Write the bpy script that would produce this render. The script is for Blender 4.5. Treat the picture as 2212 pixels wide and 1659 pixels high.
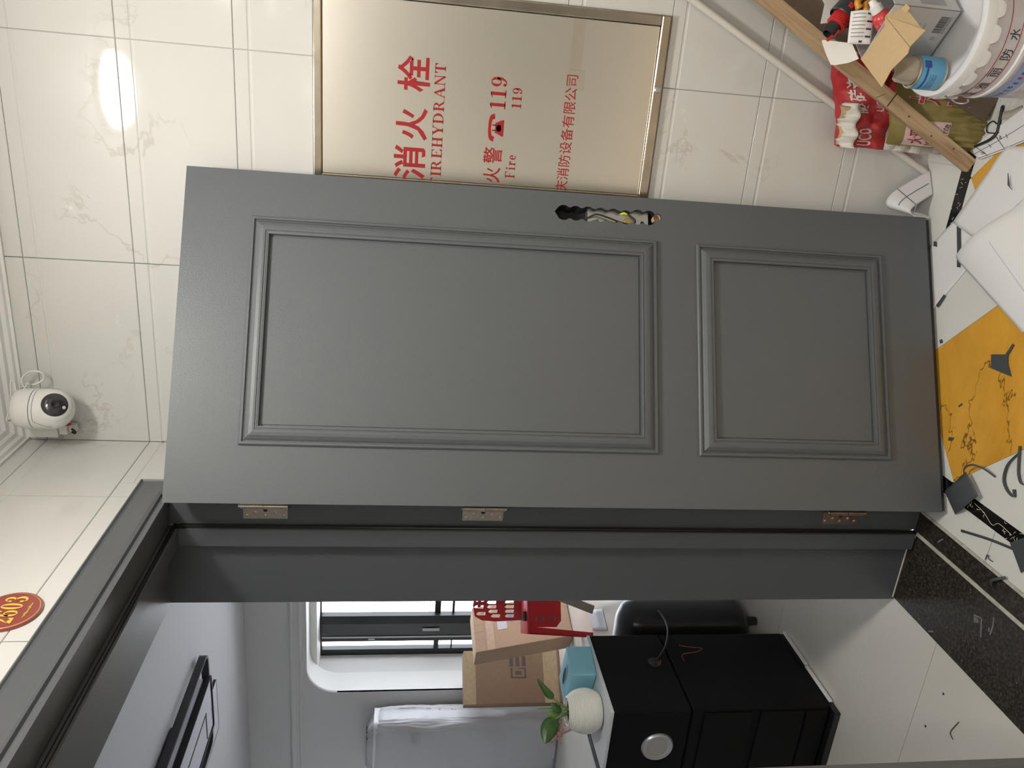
import bpy, bmesh, math, random
from mathutils import Vector as V, Matrix, noise as mnoise
random.seed(7)
for o in list(bpy.data.objects): bpy.data.objects.remove(o)
S = bpy.context.scene
COL = S.collection

# ------------------------------------------------------------------ camera
CAM_LOC = V((0, 0, 1.5))
CAM_RIGHT, CAM_DOWN, CAM_FWD = None, None, None
def camera_axes(yaw, pitch, roll):
    f = V((math.sin(yaw)*math.cos(pitch), math.cos(yaw)*math.cos(pitch), math.sin(pitch)))
    r = V((math.cos(yaw), -math.sin(yaw), 0)); d = f.cross(r)
    return (r*math.cos(roll)+d*math.sin(roll), -r*math.sin(roll)+d*math.cos(roll), f)
r_, d_, f_ = camera_axes(-0.35404549, -0.14184355, -0.03446651)
cd = bpy.data.cameras.new('camera'); cam = bpy.data.objects.new('camera', cd); COL.objects.link(cam)
# the phone was held on its side: the picture's right is the room's down
cam.matrix_world = Matrix(((d_.x, r_.x, -f_.x, 0), (d_.y, r_.y, -f_.y, 0), (d_.z, r_.z, -f_.z, 1.5), (0, 0, 0, 1)))
cd.sensor_fit = 'HORIZONTAL'; cd.sensor_width = 36; cd.lens = 36*1682.14/2212; cd.clip_start = .05
S.camera = cam

# ------------------------------------------------------------------ light and exposure
w = bpy.data.worlds.new('daylight'); S.world = w; w.use_nodes = True
bg = w.node_tree.nodes['Background']; bg.inputs[0].default_value = (.92, .95, 1, 1); bg.inputs[1].default_value = 3.6
S.view_settings.view_transform = 'Standard'; S.view_settings.look = 'None'
S.view_settings.exposure = 1.0; S.view_settings.gamma = 1; S.view_settings.use_curve_mapping = False
LAMP = 67.0      # radiance of the corridor ceiling lamp's diffuser

# ------------------------------------------------------------------ materials
MATS = {}
def nodes(name):
    m = bpy.data.materials.new(name); m.use_nodes = True
    nt = m.node_tree; b = nt.nodes['Principled BSDF']; MATS[name] = m
    return m, nt, b
def N(nt, t, **kw):
    n = nt.nodes.new(t)
    for k, v in kw.items():
        if k in n.inputs: n.inputs[k].default_value = v
        else: setattr(n, k, v)
    return n
def ramp(nt, src, stops):
    r = nt.nodes.new('ShaderNodeValToRGB'); e = r.color_ramp.elements
    while len(e) < len(stops): e.new(.5)
    for q, (p, c) in zip(e, stops): q.position = p; q.color = (*c, 1)
    nt.links.new(src, r.inputs[0]); return r
def mat(name, col, rough=.5, metal=0, var=.0, vscale=8, bump=0, bscale=200, spec=.5, coat=0, stretch=None, trans=0, sub=0):
    m, nt, b = nodes(name)
    b.inputs['Roughness'].default_value = rough; b.inputs['Metallic'].default_value = metal
    b.inputs['Specular IOR Level'].default_value = spec; b.inputs['Coat Weight'].default_value = coat
    b.inputs['Transmission Weight'].default_value = trans
    b.inputs['Base Color'].default_value = (*col, 1)
    if var or bump:
        g = nt.nodes.new('ShaderNodeNewGeometry'); vec = g.outputs['Position']
        if stretch:
            mp = N(nt, 'ShaderNodeMapping'); mp.inputs['Scale'].default_value = stretch
            nt.links.new(vec, mp.inputs[0]); vec = mp.outputs[0]
    if var:
        n = N(nt, 'ShaderNodeTexNoise', Scale=vscale, Detail=5.0, Roughness=.6); nt.links.new(vec, n.inputs['Vector'])
        c0 = [max(0, c*(1-var)) for c in col]; c1 = [min(1, c*(1+var)) for c in col]
        r = ramp(nt, n.outputs['Fac'], [(.3, c0), (.7, c1)]); nt.links.new(r.outputs[0], b.inputs['Base Color'])
    if bump:
        n = N(nt, 'ShaderNodeTexNoise', Scale=bscale, Detail=3.0); nt.links.new(vec, n.inputs['Vector'])
        bp = N(nt, 'ShaderNodeBump', Strength=bump, Distance=.002); nt.links.new(n.outputs['Fac'], bp.inputs['Height'])
        nt.links.new(bp.outputs[0], b.inputs['Normal'])
    return m
def emit(name, col, s):
    m, nt, b = nodes(name)
    b.inputs['Base Color'].default_value = (*col, 1); b.inputs['Emission Color'].default_value = (*col, 1)
    b.inputs['Emission Strength'].default_value = s; return m
def marble(name, base, vein, chip, rough, vs=2.2, amount=.5, spec=.5, vw=.012):
    """stone: soft cloud variation, thin winding veins, pale flecks"""
    m, nt, b = nodes(name); L = nt.links
    g = nt.nodes.new('ShaderNodeNewGeometry')
    n1 = N(nt, 'ShaderNodeTexNoise', Scale=vs*.7, Detail=4.0); L.new(g.outputs['Position'], n1.inputs['Vector'])
    cl = ramp(nt, n1.outputs['Fac'], [(.3, [c*.96 for c in base]), (.7, [min(1, c*1.03) for c in base])])
    n2 = N(nt, 'ShaderNodeTexNoise', Scale=vs, Detail=6.0, Roughness=.62, Distortion=.6); L.new(g.outputs['Position'], n2.inputs['Vector'])
    sub = N(nt, 'ShaderNodeMath', operation='SUBTRACT'); sub.inputs[1].default_value = .5; L.new(n2.outputs['Fac'], sub.inputs[0])
    ab = N(nt, 'ShaderNodeMath', operation='ABSOLUTE'); L.new(sub.outputs[0], ab.inputs[0])
    vr = ramp(nt, ab.outputs[0], [(0, (1, 1, 1)), (vw, (0, 0, 0))])
    n3 = N(nt, 'ShaderNodeTexNoise', Scale=vs*1.3, Detail=2.0); L.new(g.outputs['Position'], n3.inputs['Vector'])
    gate = ramp(nt, n3.outputs['Fac'], [(.50, (0, 0, 0)), (.62, (1, 1, 1))])
    mu = N(nt, 'ShaderNodeMath', operation='MULTIPLY'); L.new(vr.outputs[0], mu.inputs[0]); L.new(gate.outputs[0], mu.inputs[1])
    mu2 = N(nt, 'ShaderNodeMath', operation='MULTIPLY'); mu2.inputs[1].default_value = amount; L.new(mu.outputs[0], mu2.inputs[0])
    mx = N(nt, 'ShaderNodeMixRGB'); L.new(mu2.outputs[0], mx.inputs[0]); L.new(cl.outputs[0], mx.inputs[1]); mx.inputs[2].default_value = (*vein, 1)
    n4 = N(nt, 'ShaderNodeTexNoise', Scale=vs*6, Detail=5.0, Roughness=.7); L.new(g.outputs['Position'], n4.inputs['Vector'])
    fk = ramp(nt, n4.outputs['Fac'], [(.66, (0, 0, 0)), (.72, (1, 1, 1))])
    mu3 = N(nt, 'ShaderNodeMath', operation='MULTIPLY'); L.new(fk.outputs[0], mu3.inputs[0]); L.new(gate.outputs[0], mu3.inputs[1])
    mx2 = N(nt, 'ShaderNodeMixRGB'); L.new(mu3.outputs[0], mx2.inputs[0]); L.new(mx.outputs[0], mx2.inputs[1]); mx2.inputs[2].default_value = (*chip, 1)
    L.new(mx2.outputs[0], b.inputs['Base Color'])
    b.inputs['Roughness'].default_value = rough; b.inputs['Specular IOR Level'].default_value = spec
    return m
marble('wall_tile', (.675, .668, .635), (.50, .46, .40), (.80, .79, .75), .05, 2.6, .55)
marble('floor_white', (.74, .735, .70), (.42, .44, .44), (.80, .80, .78), .16, 1.9, .8, vw=.014)
marble('floor_room', (.66, .63, .57), (.72, .70, .64), (.60, .58, .52), .25, 2.0, .5)
m, nt, b = nodes('gold_tile'); L = nt.links
g = nt.nodes.new('ShaderNodeNewGeometry'); mp = N(nt, 'ShaderNodeMapping'); mp.inputs['Rotation'].default_value = (0, 0, math.radians(40)); mp.inputs['Scale'].default_value = (1, 2.2, 1); L.new(g.outputs['Position'], mp.inputs[0])
n = N(nt, 'ShaderNodeTexNoise', Scale=3.6, Detail=7.0, Roughness=.62, Distortion=.5); L.new(mp.outputs[0], n.inputs['Vector'])
r = ramp(nt, n.outputs['Fac'], [(.22, (.50, .235, .025)), (.42, (.66, .335, .036)), (.58, (.74, .385, .046)), (.68, (.80, .45, .07)), (.78, (.90, .68, .24))])
n2 = N(nt, 'ShaderNodeTexNoise', Scale=2.0, Detail=5.0, Roughness=.55, Distortion=.3); L.new(mp.outputs[0], n2.inputs['Vector'])
sb = N(nt, 'ShaderNodeMath', operation='SUBTRACT'); sb.inputs[1].default_value = .5; L.new(n2.outputs['Fac'], sb.inputs[0]); ab = N(nt, 'ShaderNodeMath', operation='ABSOLUTE'); L.new(sb.outputs[0], ab.inputs[0])
ck = ramp(nt, ab.outputs[0], [(0, (1, 1, 1)), (.0045, (0, 0, 0))]); mx = N(nt, 'ShaderNodeMixRGB'); L.new(ck.outputs[0], mx.inputs[0]); L.new(r.outputs[0], mx.inputs[1]); mx.inputs[2].default_value = (.10, .045, .012, 1)
L.new(mx.outputs[0], b.inputs['Base Color']); b.inputs['Roughness'].default_value = .16
mat('floor_black', (.008, .008, .008), .12)
mat('grout', (.66, .64, .59), .8)
# granite with glitter
m, nt, b = nodes('granite')
g = nt.nodes.new('ShaderNodeNewGeometry'); n = N(nt, 'ShaderNodeTexNoise', Scale=130.0, Detail=4.0, Roughness=.7); nt.links.new(g.outputs['Position'], n.inputs['Vector'])
r = ramp(nt, n.outputs['Fac'], [(.36, (.008, .006, .005)), (.50, (.030, .024, .018)), (.62, (.065, .054, .042)), (.74, (.13, .11, .085))])
n2 = N(nt, 'ShaderNodeTexVoronoi', Scale=75.0); nt.links.new(g.outputs['Position'], n2.inputs['Vector'])
fl_ = ramp(nt, n2.outputs['Distance'], [(.05, (1, 1, 1)), (.13, (0, 0, 0))])
n3 = N(nt, 'ShaderNodeTexNoise', Scale=40.0, Detail=1.0); nt.links.new(g.outputs['Position'], n3.inputs['Vector']); gt = ramp(nt, n3.outputs['Fac'], [(.60, (0, 0, 0)), (.66, (1, 1, 1))])
mu = N(nt, 'ShaderNodeMath', operation='MULTIPLY'); nt.links.new(fl_.outputs[0], mu.inputs[0]); nt.links.new(gt.outputs[0], mu.inputs[1])
mx = N(nt, 'ShaderNodeMixRGB'); nt.links.new(mu.outputs[0], mx.inputs[0]); nt.links.new(r.outputs[0], mx.inputs[1]); mx.inputs[2].default_value = (.62, .58, .52, 1)
nt.links.new(mx.outputs[0], b.inputs['Base Color']); b.inputs['Roughness'].default_value = .28
mat('door_paint', (.114, .124, .131), .42, var=.04, vscale=300, bump=.25, bscale=420)
mat('frame_paint', (.095, .101, .107), .38, bump=.15, bscale=420)
mat('seal_rubber', (.02, .02, .021), .35)
mat('white_paint', (.80, .79, .77), .55)
mat('room_wall', (.70, .69, .675), .75)
mat('room_ceiling', (.52, .52, .54), .8)
mat('white_plastic', (.80, .79, .76), .28, coat=.2)
mat('white_card', (.80, .77, .71), .6)
mat('grey_card', (.56, .55, .55), .55, var=.03, vscale=12)
mat('kraft', (.55, .39, .21), .75, var=.05, vscale=140)
mat('carton', (.47, .335, .22), .75, var=.05, vscale=60)
mat('carton_dark', (.30, .19, .12), .75, var=.06, vscale=40)
mat('packing_tape', (.52, .39, .25), .22, var=.1, vscale=30)
mat('ink_blue', (.22, .27, .50), .6); mat('ink_grey', (.13, .10, .09), .7)
mat('ink_black', (.012, .012, .012), .6); mat('ink_red', (.30, .018, .03), .5)
mat('cabinet_red', (.36, .010, .014), .45)
mat('print_grey', (.36, .35, .36), .6); mat('print_navy', (.03, .045, .14), .5)
mat('black_plastic', (.022, .023, .025), .38, var=.2, vscale=60)
mat('lens_black', (.006, .006, .007), .08, coat=.5); mat('lens_dark', (.045, .043, .047), .15)
mat('red_plastic', (.55, .025, .025), .35); mat('chair_red', (.50, .010, .014), .32)
mat('orange_plastic', (.62, .26, .03), .35)
mat('bottle_red', (.62, .045, .045), .30, coat=.3)
mat('steel_dull', (.55, .47, .38), .38, metal=.9, var=.12, vscale=90)
mat('hinge_bronze', (.40, .27, .20), .35, metal=.9, var=.15, vscale=90)
mat('lock_steel', (.62, .62, .60), .30, metal=.9); mat('brass', (.60, .45, .18), .35, metal=.9)
mat('yellow_wire', (.65, .75, .05), .4); mat('wood_raw', (.62, .43, .28), .7)
mat('chrome_strip', (.50, .48, .43), .3, var=.2, vscale=60)
mat('olive_bag', (.26, .21, .065), .45, var=.14, vscale=22); mat('red_bag', (.50, .035, .04), .5, var=.10, vscale=18)
mat('bag_white', (.66, .62, .56), .5, var=.06, vscale=20); mat('bag_pink', (.62, .45, .42), .5)
mat('bag_kraft', (.50, .36, .21), .6, var=.1, vscale=20)
mat('brown_board', (.155, .112, .078), .45, var=.12, vscale=5, stretch=(30, 30, 5))
mat('paper', (.80, .795, .80), .7); mat('laminate', (.066, .072, .078), .45); mat('ink_line', (.05, .05, .05), .7)
mat('pipe_white', (.74, .70, .64), .35); mat('cloth', (.52, .46, .37), .85, bump=.5, bscale=90)
mat('can_blue', (.13, .42, .68), .35); mat('can_band', (.03, .08, .36), .35); mat('can_metal', (.60, .54, .44), .35, metal=.8)
mat('bucket_white', (.78, .78, .79), .33, coat=.2); mat('bucket_lilac', (.60, .585, .63), .35); mat('bucket_blue', (.27, .36, .62), .4)
mat('bucket_label', (.62, .62, .70), .4)
mat('maroon', (.30, .055, .045), .18, coat=.6); mat('plaque_gold', (.75, .52, .08), .3); mat('plaque_rim', (.55, .28, .09), .3)
mat('black_cabinet', (.003, .003, .0032), .6, spec=.2); mat('black_leather', (.010, .010, .011), .30)
mat('top_white', (.66, .69, .71), .3); mat('tissue_blue', (.32, .68, .84), .5); mat('pot_white', (.92, .91, .84), .4)
mat('silver', (.55, .55, .57), .35, metal=.7); mat('speaker_mesh', (.46, .44, .41), .8, var=.15, vscale=500)
mat('leaf', (.055, .135, .03), .3, var=.3, vscale=30); mat('leaf_light', (.15, .28, .04), .35, var=.2, vscale=30)
mat('stem', (.20, .30, .08), .4); mat('flower_pink', (.62, .27, .26), .6); mat('flower_dry', (.40, .28, .16), .7); mat('soil', (.03, .022, .016), .9)
mat('window_frame', (.018, .022, .023), .35); mat('aluminium', (.45, .47, .48), .4, metal=.5); mat('grille', (.55, .56, .55), .5)
mat('lamp_black', (.015, .015, .018), .3); mat('lamp_white', (.60, .60, .66), .4)
mat('plank_grey', (.20, .165, .13), .6, var=.15, vscale=20); mat('foam_white', (.64, .64, .68), .6)
mat('cable_black', (.02, .02, .02), .5); mat('cable_red', (.30, .04, .04), .5); mat('cable_white', (.78, .77, .74), .4)
mat('shaving', (.70, .60, .44), .7); mat('scuff', (.22, .23, .25), .6); mat('dirt_tape', (.46, .43, .36), .4)
emit('lamp_diffuser', (1.0, .97, .92), LAMP)
# brushed stainless steel
m, nt, b = nodes('stainless'); L = nt.links
b.inputs['Metallic'].default_value = 1; b.inputs['Base Color'].default_value = (.88, .83, .74, 1)
b.inputs['Roughness'].default_value = .30; b.inputs['Anisotropic'].default_value = .55; b.inputs['Anisotropic Rotation'].default_value = 0
g = nt.nodes.new('ShaderNodeNewGeometry'); mp = N(nt, 'ShaderNodeMapping'); mp.inputs['Scale'].default_value = (6, 6, 900); L.new(g.outputs['Position'], mp.inputs[0])
n = N(nt, 'ShaderNodeTexNoise', Scale=1.0, Detail=3.0); L.new(mp.outputs[0], n.inputs['Vector'])
bp = N(nt, 'ShaderNodeBump', Strength=.06, Distance=.001); L.new(n.outputs['Fac'], bp.inputs['Height']); L.new(bp.outputs[0], b.inputs['Normal'])
tg = nt.nodes.new('ShaderNodeTangent'); tg.direction_type = 'RADIAL'; tg.axis = 'Y'
cx = nt.nodes.new('ShaderNodeCombineXYZ'); cx.inputs[0].default_value = 1; L.new(cx.outputs[0], b.inputs['Tangent'])
mat('steel_frame', (.50, .44, .36), .22, metal=1, var=.2, vscale=12)
# wood batten with grain along its length
m, nt, b = nodes('batten_wood'); L = nt.links
g = nt.nodes.new('ShaderNodeNewGeometry'); mp = N(nt, 'ShaderNodeMapping'); mp.vector_type = 'TEXTURE'; mp.inputs['Rotation'].default_value = (0, math.radians(-61), 0); mp.inputs['Scale'].default_value = (.5, .035, .035); L.new(g.outputs['Position'], mp.inputs[0])
n = N(nt, 'ShaderNodeTexNoise', Scale=2.0, Detail=5.0, Distortion=.8); L.new(mp.outputs[0], n.inputs['Vector'])
r = ramp(nt, n.outputs['Fac'], [(.3, (.30, .185, .10)), (.52, (.50, .345, .20)), (.7, (.60, .44, .27))]); L.new(r.outputs[0], b.inputs['Base Color']); b.inputs['Roughness'].default_value = .6
def clear(name, tint, gloss, rough=.02):
    m = bpy.data.materials.new(name); m.use_nodes = True; nt = m.node_tree; nt.nodes.clear()
    o = nt.nodes.new('ShaderNodeOutputMaterial'); t = nt.nodes.new('ShaderNodeBsdfTransparent'); t.inputs[0].default_value = (*tint, 1)
    gl = nt.nodes.new('ShaderNodeBsdfGlossy'); gl.inputs['Roughness'].default_value = rough
    mx = nt.nodes.new('ShaderNodeMixShader'); mx.inputs[0].default_value = gloss
    nt.links.new(t.outputs[0], mx.inputs[1]); nt.links.new(gl.outputs[0], mx.inputs[2]); nt.links.new(mx.outputs[0], o.inputs[0]); MATS[name] = m
clear('glass', (.95, .965, .975), .06); clear('clear_tape', (.99, .985, .97), .04, .25)
# thin milky plastic film
m = bpy.data.materials.new('film'); m.use_nodes = True; nt = m.node_tree; nt.nodes.clear(); MATS['film'] = m
o = nt.nodes.new('ShaderNodeOutputMaterial'); t = nt.nodes.new('ShaderNodeBsdfTransparent')
p = nt.nodes.new('ShaderNodeBsdfPrincipled'); p.inputs['Base Color'].default_value = (.88, .88, .91, 1); p.inputs['Roughness'].default_value = .18
mx = nt.nodes.new('ShaderNodeMixShader'); mx.inputs[0].default_value = .5
nt.links.new(t.outputs[0], mx.inputs[1]); nt.links.new(p.outputs[0], mx.inputs[2]); nt.links.new(mx.outputs[0], o.inputs[0])
mat('ac_white', (.78, .78, .80), .4)

# ------------------------------------------------------------------ object helpers
def prop(o, label=None, cat=None, group=None, kind=None):
    for k, v in (('label', label), ('category', cat), ('group', group), ('kind', kind)):
        if v: o[k] = v
    return o
def link(o, parent=None):
    COL.objects.link(o)
    if parent is not None:
        o.parent = parent
        o.matrix_parent_inverse = Matrix.Translation(PW[parent.name]).inverted()
    PW[o.name] = o.location.copy()
    return o
PW = {}
def thing(name, loc, label=None, cat=None, group=None, kind=None):
    o = bpy.data.objects.new(name, None); o.empty_display_size = .05; o.location = loc
    COL.objects.link(o); PW[o.name] = V(loc); return prop(o, label, cat, group, kind)
class B:
    """collects shapes in room coordinates and links them as one mesh object"""
    def __init__(s): s.bm = bmesh.new()
    def poly(s, pts): return s.bm.faces.new([s.bm.verts.new(p) for p in pts])
    def obox(s, o, a, b, c, bev=0, seg=2):
        """box at corner o spanned by vectors a, b, c"""
        o, a, b, c = V(o), V(a), V(b), V(c)
        p = [o, o+a, o+a+b, o+b, o+c, o+a+c, o+a+b+c, o+b+c]; v = [s.bm.verts.new(q) for q in p]
        fs = [s.bm.faces.new([v[i] for i in f]) for f in ((3, 2, 1, 0), (4, 5, 6, 7), (0, 1, 5, 4), (1, 2, 6, 5), (2, 3, 7, 6), (3, 0, 4, 7))]
        if a.cross(b).dot(c) < 0: bmesh.ops.reverse_faces(s.bm, faces=fs)
        if bev:
            es = list({e for f in fs for e in f.edges}); bmesh.ops.bevel(s.bm, geom=es, offset=bev, segments=seg, affect='EDGES', profile=.5)
        return s
    def box(s, x0, x1, y0, y1, z0, z1, bev=0, seg=2):
        return s.obox((x0, y0, z0), (x1-x0, 0, 0), (0, y1-y0, 0), (0, 0, z1-z0), bev, seg)
    def prism(s, pts, vec):
        """polygon (list of 3-D points) pushed along vec"""
        vec = V(vec); a = [s.bm.verts.new(p) for p in pts]; b = [s.bm.verts.new(V(p)+vec) for p in pts]; n = len(a)
        f = s.bm.faces.new(a); s.bm.faces.new(b[::-1])
        for i in range(n): s.bm.faces.new((a[i], b[i], b[(i+1) % n], a[(i+1) % n]))
        return s
    def tube(s, path, r, n=8, cap=True):
        path = [V(p) for p in path]; rs = r if isinstance(r, (list, tuple)) else [r]*len(path)
        up = V((0, 0, 1)); t0 = (path[1]-path[0]).normalized()
        if abs(t0.dot(up)) > .9: up = V((1, 0, 0))
        x = t0.cross(up).normalized(); rings = []
        for i, p in enumerate(path):
            t = (path[min(i+1, len(path)-1)]-path[max(i-1, 0)]).normalized()
            x = (x-t*x.dot(t)).normalized(); y = t.cross(x)
            rings.append([s.bm.verts.new(p+(x*math.cos(k*2*math.pi/n)+y*math.sin(k*2*math.pi/n))*rs[i]) for k in range(n)])
        for a, b in zip(rings, rings[1:]):
            for k in range(n): s.bm.faces.new((a[k], a[(k+1) % n], b[(k+1) % n], b[k]))
        if cap: s.bm.faces.new(rings[0][::-1]); s.bm.faces.new(rings[-1])
        return s
    def lathe(s, prof, c, axis=(0, 0, 1), n=40, a0=0, a1=2*math.pi, ref=None):
        """profile [(radius, height)] turned about an axis through c"""
        c, ax = V(c), V(axis).normalized(); u = V(ref) if ref else (V((1, 0, 0)) if abs(ax.x) < .9 else V((0, 1, 0)))
        u = (u-ax*u.dot(ax)).normalized(); w2 = ax.cross(u); full = abs(a1-a0-2*math.pi) < 1e-6; m = n if full else n+1
        rings = []
        for r, h in prof:
            if r < 1e-6: rings.append([s.bm.verts.new(c+ax*h)]*m)
            else: rings.append([s.bm.verts.new(c+ax*h+(u*math.cos(a0+(a1-a0)*k/n)+w2*math.sin(a0+(a1-a0)*k/n))*r) for k in range(m)])
        for a, b in zip(rings, rings[1:]):
            for k in range(n):
                k2 = (k+1) % m; q = [a[k], a[k2], b[k2], b[k]]; q = [x for i, x in enumerate(q) if x not in q[:i]]
                if len(q) > 2: s.bm.faces.new(q)
        return s
    def sheet(s, fn, nu, nv, th=.0008):
        g = [[V(fn(i/nu, j/nv)) for j in range(nv+1)] for i in range(nu+1)]; top, bot = [], []
        for i in range(nu+1):
            tr, br = [], []
            for j in range(nv+1):
                du = g[min(i+1, nu)][j]-g[max(i-1, 0)][j]; dv = g[i][min(j+1, nv)]-g[i][max(j-1, 0)]
                nn = du.cross(dv); nn = nn.normalized() if nn.length > 1e-12 else V((0, 0, 1))
                tr.append(s.bm.verts.new(g[i][j]+nn*th/2)); br.append(s.bm.verts.new(g[i][j]-nn*th/2))
            top.append(tr); bot.append(br)
        for i in range(nu):
            for j in range(nv):
                s.bm.faces.new((top[i][j], top[i+1][j], top[i+1][j+1], top[i][j+1])); s.bm.faces.new((bot[i][j+1], bot[i+1][j+1], bot[i+1][j], bot[i][j]))
        for j in range(nv):
            s.bm.faces.new((top[0][j+1], bot[0][j+1], bot[0][j], top[0][j])); s.bm.faces.new((top[nu][j], bot[nu][j], bot[nu][j+1], top[nu][j+1]))
        for i in range(nu):
            s.bm.faces.new((top[i][0], bot[i][0], bot[i+1][0], top[i+1][0])); s.bm.faces.new((top[i+1][nv], bot[i+1][nv], bot[i][nv], top[i][nv]))
        return s
    def sphere(s, c, r, n=12, sc=(1, 1, 1)):
        mm = Matrix.Translation(V(c)) @ Matrix.Diagonal((sc[0]*r, sc[1]*r, sc[2]*r, 1))
        bmesh.ops.create_uvsphere(s.bm, u_segments=n, v_segments=max(6, n*2//3), radius=1, matrix=mm); return s
    def obj(s, name, m, parent=None, label=None, cat=None, group=None, kind=None, smooth=False, fix=True):
        if fix: bmesh.ops.recalc_face_normals(s.bm, faces=s.bm.faces[:])
        me = bpy.data.meshes.new(name); s.bm.to_mesh(me); s.bm.free()
        me.materials.append(MATS[m])
        if smooth:
            for p in me.polygons: p.use_smooth = True
            if smooth == 'auto':
                try: me.set_sharp_from_angle(angle=math.radians(40))
                except Exception: pass
        o = bpy.data.objects.new(name, me); link(o, parent); return prop(o, label, cat, group, kind)
def spline(pts, n=8):
    P = [V(p) for p in pts]; out = []
    for i in range(len(P)-1):
        a, b, c, d = P[max(i-1, 0)], P[i], P[i+1], P[min(i+2, len(P)-1)]
        for k in range(n):
            t = k/n; out.append(.5*((2*b)+(c-a)*t+(2*a-5*b+4*c-d)*t*t+(3*b-a-3*c+d)*t**3))
    return out+[P[-1]]

# ------------------------------------------------------------------ lettering
def font_mesh(txt, bold=0):
    """(vertices, faces) of a string in the built-in font, normalised to its bounding box"""
    c = bpy.data.curves.new('lettering', 'FONT'); c.body = txt; c.size = 1; c.offset = bold; c.resolution_u = 3
    o = bpy.data.objects.new('lettering', c); me = bpy.data.meshes.new_from_object(o)
    vs = [(v.co.x, v.co.y) for v in me.vertices]; fs = [tuple(p.vertices) for p in me.polygons]
    bpy.data.objects.remove(o); bpy.data.curves.remove(c); bpy.data.meshes.remove(me)
    if not vs: return [], []
    x0 = min(v[0] for v in vs); x1 = max(v[0] for v in vs); y0 = min(v[1] for v in vs); y1 = max(v[1] for v in vs)
    return [((x-x0)/max(x1-x0, 1e-6), (y-y0)/max(y1-y0, 1e-6)) for x, y in vs], fs
class G:
    """drawn 2-D strokes for lettering with serifs"""
    def __init__(s): s.v, s.f = [], []
    def poly(s, pts): k = len(s.v); s.v += pts; s.f.append(tuple(range(k, k+len(pts))))
    def rect(s, x0, y0, x1, y1): s.poly([(x0, y0), (x1, y0), (x1, y1), (x0, y1)])
    def ring(s, cx, cy, rx, ry, ix, iy, a0=0, a1=360, n=28):
        for k in range(n):
            a, b = math.radians(a0+(a1-a0)*k/n), math.radians(a0+(a1-a0)*(k+1)/n)
            s.poly([(cx+ix*math.cos(a), cy+iy*math.sin(a)), (cx+rx*math.cos(a), cy+ry*math.sin(a)), (cx+rx*math.cos(b), cy+ry*math.sin(b)), (cx+ix*math.cos(b), cy+iy*math.sin(b))])
    def dot(s, cx, cy, r, ry=None): s.poly([(cx+r*math.cos(k*math.pi/8), cy+(ry or r)*math.sin(k*math.pi/8)) for k in range(16)])
    def stroke(s, pts, n=6):
        p3 = spline([(x, y, w_) for x, y, w_ in pts], n); L, R = [], []
        for i, p in enumerate(p3):
            t = p3[min(i+1, len(p3)-1)]-p3[max(i-1, 0)]; l = math.hypot(t.x, t.y) or 1; nx, ny = -t.y/l*p.z/2, t.x/l*p.z/2
            L.append((p.x+nx, p.y+ny)); R.append((p.x-nx, p.y-ny))
        for i in range(len(L)-1): s.poly([R[i], R[i+1], L[i+1], L[i]])
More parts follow.
